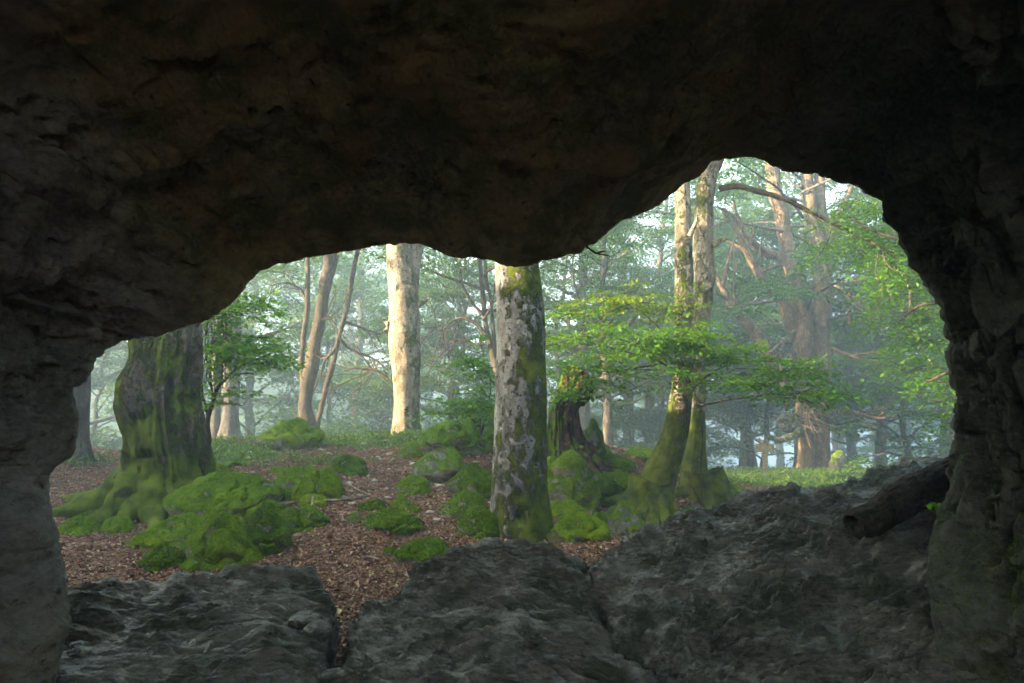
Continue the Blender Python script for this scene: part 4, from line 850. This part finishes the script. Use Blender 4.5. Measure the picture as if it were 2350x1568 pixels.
# ---------------------------------------------------------------- decayed stump
base = at(1305, 1060, 11.6); ST = empty('tree_stump', base, 'tall broken stump with orange-brown decayed wood and moss right of the central trunk', 'stump')
rows = [(1090,1225,1400),(1050,1245,1370),(1020,1252,1342),(980,1258,1325),(940,1262,1318),(910,1272,1338),(893,1285,1352),(880,1300,1358)]
P, rad, (v, q) = px_stem(rows, 11.6, 160, 130, 71, .26, [(at(1340, 960, 11.3), .16, -.35), (at(1300, 935, 11.2), .1, -.2), (at(1270, 1000, 11.2), .15, .15)], flare=.3, nb=6, wav=.1, fold=.22)
hh = sstep(.5, 1.0, (v[:, 2] - base[2]) / (P[-1, 2] - base[2])); v = v + np.c_[hh * .10 + 0 * hh, 0 * hh, hh * .22 * ridged(v * [1, 1, .15], 5, 2)] + unit(np.c_[v[:, :2] - base[:2], 0 * hh]) * (ridged(v * [1, 1, .22], 9, 3) * .035)[:, None]
def mat_stump():
    t = NT('stump_wood'); c = t.mix(t.mr(t.noise(5, 6), .4, .6), (.02, .013, .009), (.115, .062, .036)); c = t.mix(t.mr(t.noise(9, 5, vec=t.mapv((1, 1, .3))), .5, .6), c, (.015, .01, .008))
    m = t.math('ADD', t.math('MULTIPLY', t.nz((-.9, 0, .2)), .7), t.mr(t.noise(3, 5), .3, .7, -.6, .6)); mask = t.mr(m, .18, .36); c = t.mix(mask, c, moss_col(t, .8))
    t.bsdf(c, .9, t.bump(t.noise(60, 4), .7, .02, t.bump(t.math('ADD', t.noise(12, 7, vec=t.mapv((1, 1, .35))), mask), 1.0, .06)), .1); return t.m
tv = rel(v, ST); mkobj('trunk', tv, q, mat_stump(), ST)
for k in range(9):
    a = at(1290 + k * 7, 900, 11.6); v, q = tube([a, a + [.01, 0, .08], a + [rng.uniform(-.04, .05), 0, rng.uniform(.1, .2)]], [.07, .05, .008], 8); mkobj('splinter', rel(v, ST), q, ST.children[0].data.materials[0], ST)
# ---------------------------------------------------------------- mossy boulders  (px centre, py base, Y, half width px, height px, label, bare?)
B = [
 (520,1200,8.4,118,98,'largest low moss mound in front of the roots of the huge burled beech',0),
 (512,1305,7.3,82,112,'pointed bright moss boulder just above the long flat boulder',0),
 (375,1308,7.35,46,52,'small moss boulder left of the pointed moss boulder',0),
 (432,1262,7.7,36,44,'pale-tipped stone between the pointed moss boulder and the mound',1),
 (360,1262,8.0,55,45,'dark moss hump below the roots of the huge burled beech',0),
 (600,1280,7.9,60,105,'moss-covered right shoulder of the large mound',0),
 (425,1245,8.1,60,60,'moss hump under the left end of the large mound',0),
 (275,1225,8.6,34,36,'round moss cushion at the foot of the burled beech roots',0),
 (185,1230,8.5,48,36,'low moss cushion nearest the left cave wall',0),
 (210,1200,9.0,30,26,'small moss cushion beside the left cave wall',0),
 (690,1155,10.0,62,78,'mossy boulder with a bare grey top in the middle of the leaf slope, left half',0),
 (745,1150,9.9,42,62,'mossy right half of the bare-topped boulder on the leaf slope',0),
 (720,1165,9.6,30,28,'little moss lump in front of the bare-topped boulder',0),
 (800,1095,10.9,42,44,'moss cushion on the leaf slope below the grassy ridge',0),
 (690,1222,8.9,62,50,'dark green flat moss boulder beside the long fallen branch',0),
 (900,1228,8.7,64,56,'rounded moss boulder alone on the leaf slope left of the central trunk',0),
 (858,1180,9.1,30,30,'small moss lump touching the round boulder on the slope from behind',0),
 (920,1175,9.2,22,32,'narrow moss knob behind the round boulder on the slope',0),
 (945,1178,9.2,18,20,'tiny moss knob right of the narrow one on the slope',0),
 (815,1210,8.9,18,32,'white stone with a moss strip near the centre of the slope',1),
 (948,1135,10.2,36,40,'dark moss patch stone below the pale-faced boulder',0),
 (670,1032,13.6,62,62,'big olive-green boulder crowning the ridge under the forked dark tree',0),
 (1012,1112,10.8,60,72,'boulder with bright moss cap and pale bare face left of the central trunk',1),
 (948,1050,12.2,30,30,'small moss stone at the top right of the leaf slope',0),
 (1060,1050,12.2,80,80,'dark mossy rock outcrop behind the pale-faced boulder',0),
 (1112,1020,12.4,56,90,'tall moss-topped outcrop rising directly left of the central trunk',0),
 (1090,1150,9.6,56,72,'moss mound left of the foot of the central trunk, upper one',0),
 (1070,1200,9.0,50,62,'moss mound left of the foot of the central trunk, middle one',0),
 (1100,1240,8.5,48,72,'moss mound left of the foot of the central trunk, lowest one',0),
 (1290,1165,10.6,75,110,'shaggy moss-covered bank under the decayed stump',0),
 (1345,1150,10.7,60,62,'mossy ledge stone to the right below the decayed stump',0),
 (1420,1140,11.0,46,54,'dark moss hump between the stump bank and the twin trunks',0),
 (1360,1010,12.0,26,36,'moss ball on the right shoulder of the decayed stump',0),
 (1400,1080,12.0,52,34,'mossy root-like ridge descending right of the stump',0),
 (1355,1060,11.7,44,50,'moss hump at the right foot of the stump',0),
 (1290,1195,9.9,50,40,'moss tongue just right of the central trunk',0),
 (1470,1055,13.4,42,24,'mossy stone on the skyline left of the twin trunks',0),
 (1332,1252,8.1,64,66,'bright moss boulder peeping over the rocks right of the central trunk',0),
 (1375,1220,8.8,32,40,'small moss hump behind the bright boulder right of the central trunk',0),
 (1438,1230,8.3,38,62,'moss boulder with a white corner at the edge of the sloping slab',1),
 (1640,1160,11.6,48,44,'knobbly moss clump at the right foot of the twin trunks',0),
 (1675,1140,12.2,30,28,'small moss knob farther right of the twin trunks',0),
 (1590,1178,10.9,26,14,'flat moss stone at the edge of the slab below the twin trunks',0),
 (1270,1150,10.2,38,60,'mossy stone directly right behind the central trunk',0),
 (975,1300,6.3,64,56,'mossy rock behind the left shoulder of the rounded boulder',0),
 (898,1275,7.0,18,18,'tiny moss tuft stone above the rock behind the rounded boulder',0),
 (640,1090,11.5,20,16,'little moss stone in the grass left on the ridge slope',0),
 (495,1110,10.4,40,40,'moss hump at the right root of the huge burled beech',0),
 (1925,1072,23.5,22,34,'sunlit yellow-green moss rock right of the foot of the giant beech',1),
 (960,1290,6.6,20,14,'flat little moss stone above the dark rocks in the middle',0),
]
def ground_hit(px, py, Y0):
    Ys = np.linspace(4.5, 20, 500); P = np.array([at(px, py, y) for y in Ys]); b = np.where(P[:, 2] < ground_z(P[:, 0], P[:, 1], False))[0]
    return Ys[b[0]] if len(b) and Y0 < 20 else Y0
mp_ = (M['mossrock'], M['mossrock_bare'])
for i, (px, py, Y, hw, h, lab, bare) in enumerate(B):
    hY = ground_hit(px, py, Y); r = hw * hY / F; Y = hY + min(r, .8) * .7; top = at(px, py - h, Y); k = Y / F; r = hw * k; g = float(ground_z(top[0], Y)[0]) - .04; rz = max(top[2] - g, h * k * .6) * (1.08 if i not in (1, 3, 8) else 1.2); top[2] += rz * (.08 if i not in (1, 3, 8) else .16)
    c = np.array([top[0], Y, top[2] - rz]); nn = 60 if hw > 45 else 40
    lump('mossy_boulder' if h > 30 else 'mossy_stone', c, (r * .97, min(r, .8) * .72, rz * .98), mp_[bare], lab, 'boulder' if h > 30 else 'stone', nn, i * 3.7, .13, fr=1.7, cushion=.13, flat=.8, fuzz=0 if Y > 16 else 14000, point=.45 if i in (1, 3, 8) else .0)
def fern(px, py, Y, n, L, label, mat='fern', name='fern', rise=.6, seed=0):
    hy = ground_hit(px, py, Y); b = at(px, py, hy) if Y else at(px, py, hy); rg = np.random.RandomState(seed); e = empty(name, b, label, name.replace('_', ' '))
    for k in range(n):
        a = k * 2.4 + rg.uniform(-.4, .4); t = np.linspace(0, 1, 26)[:, None]; l = L * rg.uniform(.7, 1.1)
        d = np.array([math.cos(a), math.sin(a), 0]); P = d * l * t + np.array([0, 0, 1]) * l * (rise * t - .75 * t * t); T = unit(np.gradient(P, axis=0)); S = unit(np.cross(T, [0, 0, 1.0]))
        Q = np.concatenate([P, P]); D = np.concatenate([S, -S]) * 1.0 + np.concatenate([T, T]) * .4; w_ = (l * .22 * np.sin(np.pi * (t[:, 0] * .85 + .12)) + .004); Ls = np.concatenate([w_, w_])
        Nn = unit(np.cross(unit(D), np.concatenate([T, T]))); v, q = leaf_quads(Q, unit(D), Nn, Ls, Ls * .35 + .004, .1); v2, q2 = tube(P, np.linspace(.003, .001, 26), 4)
        m = MB().add(v, q, np.full(len(v), .6)).add(v2, q2); m.build('frond', M[mat], e, False)
    return e
fern(662, 1150, 9, 9, .30, 'small bright fern at the foot of the mossy boulder in the middle of the slope', seed=1)
fern(716, 1262, 7.5, 6, .14, 'tiny green fern on the leaves right of the large moss mound', seed=2)
fern(905, 1310, 6.5, 5, .12, 'little seedling on the leaves near the rounded boulder', name='seedling', seed=3)
fern(845, 1345, 6, 5, .10, 'little seedling in the leaf gap above the rounded boulder', name='seedling', seed=4)
fern(460, 1072, 11, 10, .32, 'leafy tuft of green beside the twiggy sapling', name='seedling', seed=5)
fern(545, 1065, 12, 10, .30, 'low fern in the grass right of the twiggy sapling', seed=6)
fern(1585, 1150, 11, 7, .25, 'small green plant between the feet of the twin trunks', name='seedling', seed=8)
# twig hanging from the rim and the plantlet on the right wall
a = at(1345, 566, 4.5); TW = MB()
for pts in ([(1335,556),(1352,571),(1370,582),(1392,586),(1405,592)], [(1370,582),(1380,578),(1390,577)]):
    v, q = tube(resample(np.array([at(x_, y_, 4.5) for x_, y_ in pts]), 16), np.linspace(.008, .003, 16), 6); TW.add(v, q)
tag(TW.build('hanging_twig', M['stick_dark']), 'thin dark twig dangling from the cave rim right of the central trunk', 'twig')
b = at(2142, 1165, 3.95); e = empty('wall_plant', b, 'tiny plantlet with a few round pale green leaves on the right cave wall', 'plant')
rg = np.random.RandomState(2); D = unit(np.array([[-.8, -.5, .2], [-.2, -.7, .6], [.5, -.7, .3], [.1, -.8, -.1], [-.5, -.6, .7]])); v, q = leaf_quads(D * .01, D, unit(np.cross(D, rg.normal(0, 1, (5, 3)))), np.array([.06, .05, .05, .045, .04]), .045, .1)
mkobj('leaves', v, q, M['fern'], e, False, np.full(20, .7)); v, q = tube([np.array([.04, .1, -.02]), np.array([.01, .03, 0]), np.array([0, 0, 0])], [.004, .003, .002], 5); mkobj('stem', v, q, M['stick_dark'], e)
# ---------------------------------------------------------------- sticks, signpost
def ground_stick(pts, r, label, lift=.03, seed=0):
    xy = []
    for (px, py) in pts:
        lo, hi = 4.0, 30.0      # march to the ground along this sight line
        for _ in range(24):
            m = (lo + hi) / 2; p = at(px, py, m)
            if p[2] > ground_z(p[0], p[1], False)[0]: lo = m
            else: hi = m
        xy.append(at(px, py, lo) + [0, 0, lift])
    P = resample(np.array(xy), 30); v, q = tube(P, np.linspace(r, r * .4, 30), 8, lambda th, s_, p, d: 1 + fbm(p.reshape(-1, 3), 9, 2).reshape(p.shape[:2]) * .5)
    o = mkobj('fallen_branch', v - P[0], q, M['stick']); o.location = P[0]; return tag(o, label, 'branch')
ground_stick([(612,1165),(650,1168),(700,1160),(760,1160),(810,1155),(850,1148)], .028, 'long dark fallen branch lying across the slope above the dark green moss boulder', .06)
ground_stick([(795,1118),(820,1132),(850,1146)], .022, 'short stick running down to the end of the long fallen branch', .05)
ground_stick([(718,1172),(713,1200),(706,1226)], .015, 'pale stick leaning on the dark green flat moss boulder', .16)
ground_stick([(928,1160),(950,1172),(962,1178)], .03, 'stub of wood beside the tiny moss knob on the slope', .05)
ground_stick([(866,1210),(884,1224),(892,1232)], .03, 'chunk of wood in front of the round moss boulder', .04)
ground_stick([(830,1288),(850,1284),(872,1290)], .02, 'small stick on the leaves in the middle of the slope', .02)
ground_stick([(788,1206),(786,1190)], .02, 'light broken stick beside the white stone', .03)
for k in range(16):
    px = rng.uniform(1370, 1440); py = rng.uniform(1160, 1200); ground_stick([(px, py), (px + rng.uniform(10, 30), py + rng.uniform(-12, 12)), (px + rng.uniform(30, 60), py + rng.uniform(-22, 22))], .007, 'one of the thin bare twigs strewn between the stump bank and the twin trunks', .04)['group'] = 'thin twigs on the slope near the twin trunks'
base = at(1757, 1085, 22); SP = empty('signpost', base, 'small wooden signpost beside the mist left of the giant beech', 'signpost')
def box(c, s):
    v = np.array([[x, y, z] for x in (-1, 1) for y in (-1, 1) for z in (-1, 1)], float) * np.array(s) / 2 + c
    q = np.array([[0,1,3,2],[4,6,7,5],[0,4,5,1],[2,3,7,6],[0,2,6,4],[1,5,7,3]]); return v, q
for nm, c, s in (('post', (0, 0, .42), (.13, .13, 1.0)), ('board', (-.02, -.08, .78), (.58, .03, .26)), ('cap', (0, 0, .97), (.2, .2, .1))):
    v, q = box(c, s); mkobj(nm, v, q, M['post'], SP, False)
# ---------------------------------------------------------------- fallen leaves, stones, grass
n = 110000; rg = np.random.RandomState(3)
y = 4.8 + 10.5 * rg.uniform(0, 1, n) ** 1.25; x = rg.uniform(-.78, .55, n) * y; z = ground_z(x, y); g = grass_amt(x, y); keep = rg.uniform(0, 1, n) > g * 1.1; keep &= fbm(np.c_[x, y, z], 1.2, 3) > -.35
x, y, z = x[keep], y[keep], z[keep]; k = len(x)
D = unit(np.c_[rg.normal(0, 1, (k, 2)), rg.normal(0, .15, k)]); Nn = unit(np.c_[rg.normal(0, .35, (k, 2)), np.ones(k)]); Nn = unit(Nn - D * np.einsum('ij,ij->i', D, Nn)[:, None])
Lf = np.clip(.03 * np.exp(rg.normal(0, .42, k)), .012, .09); v, q = leaf_quads(np.c_[x, y, z + rg.uniform(.0, .02, k)], D, Nn, Lf, Lf * .6, .25)
lv = kind(mkobj('fallen_leaves', v, q, M['litter'], None, False, np.repeat(rg.uniform(0, 1, k), 4)), 'stuff')
n = 90000; y = 9 + 20 * rg.uniform(0, 1, n) ** 1.3; x = rg.uniform(-.72, .66, n) * y; g = grass_amt(x, y) * (fbm(np.c_[x, y, x * 0], .9, 3) * 1.2 + .9); keep = rg.uniform(0, 1, n) < g
x, y = x[keep], y[keep]; z = ground_z(x, y); k = len(x)
D = unit(np.c_[rg.normal(0, .45, (k, 2)), np.ones(k)]); Nn = unit(np.c_[rg.normal(0, 1, (k, 2)), np.zeros(k)]); Nn = unit(Nn - D * np.einsum('ij,ij->i', D, Nn)[:, None]); Lf = rg.uniform(.06, .20, k)
v, q = leaf_quads(np.c_[x, y, z], D, Nn, Lf, Lf * .13 + .006, .6); kind(mkobj('grass', v, q, M['grass'], None, False, np.repeat(rg.uniform(0, 1, k), 4)), 'stuff')
n = 260; y = rg.uniform(8, 14.5, n); x = rg.uniform(-.45, .3, n) * y; sv, sq = sphere(5); mb = MB()
z = ground_z(x, y)
for a, b, c in zip(x, y, z):
    r = rg.uniform(.015, .05); mb.add(sv * (1 + .3 * rg.normal(0, 1, (len(sv), 1)) * .5) * [r * 1.3, r, r * .6] + [a, b, c + r * .2], sq)
kind(mb.build('pebbles', mat_simple('pale_pebble', (.22, .20, .17), (.50, .47, .41), 20)), 'stuff')
# ---------------------------------------------------------------- air, sky and sun
SUN_EL, SUN_AZ = R(17), None
sdir = np.array([-1.0, -.30, 0]); sdir /= np.linalg.norm(sdir)      # towards the sun, level part
sv_ = Vector((sdir[0] * math.cos(SUN_EL), sdir[1] * math.cos(SUN_EL), math.sin(SUN_EL)))
sl = bpy.data.lights.new('sun', 'SUN'); sl.energy = 4.6; sl.angle = R(.5); sl.color = (1.0, .76, .46)
so = bpy.data.objects.new('sun', sl); COL.objects.link(so); so.rotation_euler = sv_.to_track_quat('Z', 'Y').to_euler(); so.location = (-20, 0, 20)
w = bpy.data.worlds.new('World'); C.world = w; w.use_nodes = True; nt = w.node_tree; nt.nodes.clear()
sk = nt.nodes.new('ShaderNodeTexSky'); sk.sky_type = 'NISHITA'; sk.sun_disc = False; sk.sun_elevation = SUN_EL; sk.sun_rotation = math.atan2(sv_.x, sv_.y)
sk.dust_density = 3.0; sk.ozone_density = .6; sk.air_density = 1.0
bg = nt.nodes.new('ShaderNodeBackground'); bg.inputs[1].default_value = .15; wo = nt.nodes.new('ShaderNodeOutputWorld')
tm = nt.nodes.new('ShaderNodeMix'); tm.data_type = 'RGBA'; tm.blend_type = 'MULTIPLY'; tm.inputs[0].default_value = 1; tm.inputs[7].default_value = (1.06, 1.0, .86, 1)
nt.links.new(sk.outputs[0], tm.inputs[6]); nt.links.new(tm.outputs[2], bg.inputs[0]); nt.links.new(bg.outputs[0], wo.inputs[0])
hv, hq = box((0, 75, 9.0), (420, 300, 50)); hm = bpy.data.materials.new('haze'); hm.use_nodes = True; t = hm.node_tree; t.nodes.clear()
pv = t.nodes.new('ShaderNodeVolumePrincipled'); pv.inputs['Color'].default_value = (.50, .68, .90, 1); pv.inputs['Density'].default_value = .0105; pv.inputs['Anisotropy'].default_value = .2
mo = t.nodes.new('ShaderNodeOutputMaterial'); t.links.new(pv.outputs[0], mo.inputs['Volume'])
hz = kind(mkobj('haze', hv, hq, hm, None, False), 'stuff')
C.view_settings.view_transform = 'Standard'; C.view_settings.look = 'None'; C.view_settings.gamma = 1; C.view_settings.use_curve_mapping = False
C.view_settings.exposure = 4.1
cy = C.cycles; cy.max_bounces = 6; cy.diffuse_bounces = 4; cy.glossy_bounces = 2; cy.transmission_bounces = 4; cy.volume_bounces = 1; cy.transparent_max_bounces = 4
cy.use_denoising = True; cy.use_adaptive_sampling = False; cy.denoising_prefilter = 'FAST'; cy.caustics_reflective = False; cy.caustics_refractive = False; cy.sample_clamp_indirect = .5; cy.use_guiding = True; cy.use_surface_guiding = True; cy.use_volume_guiding = False; cy.guiding_training_samples = 64
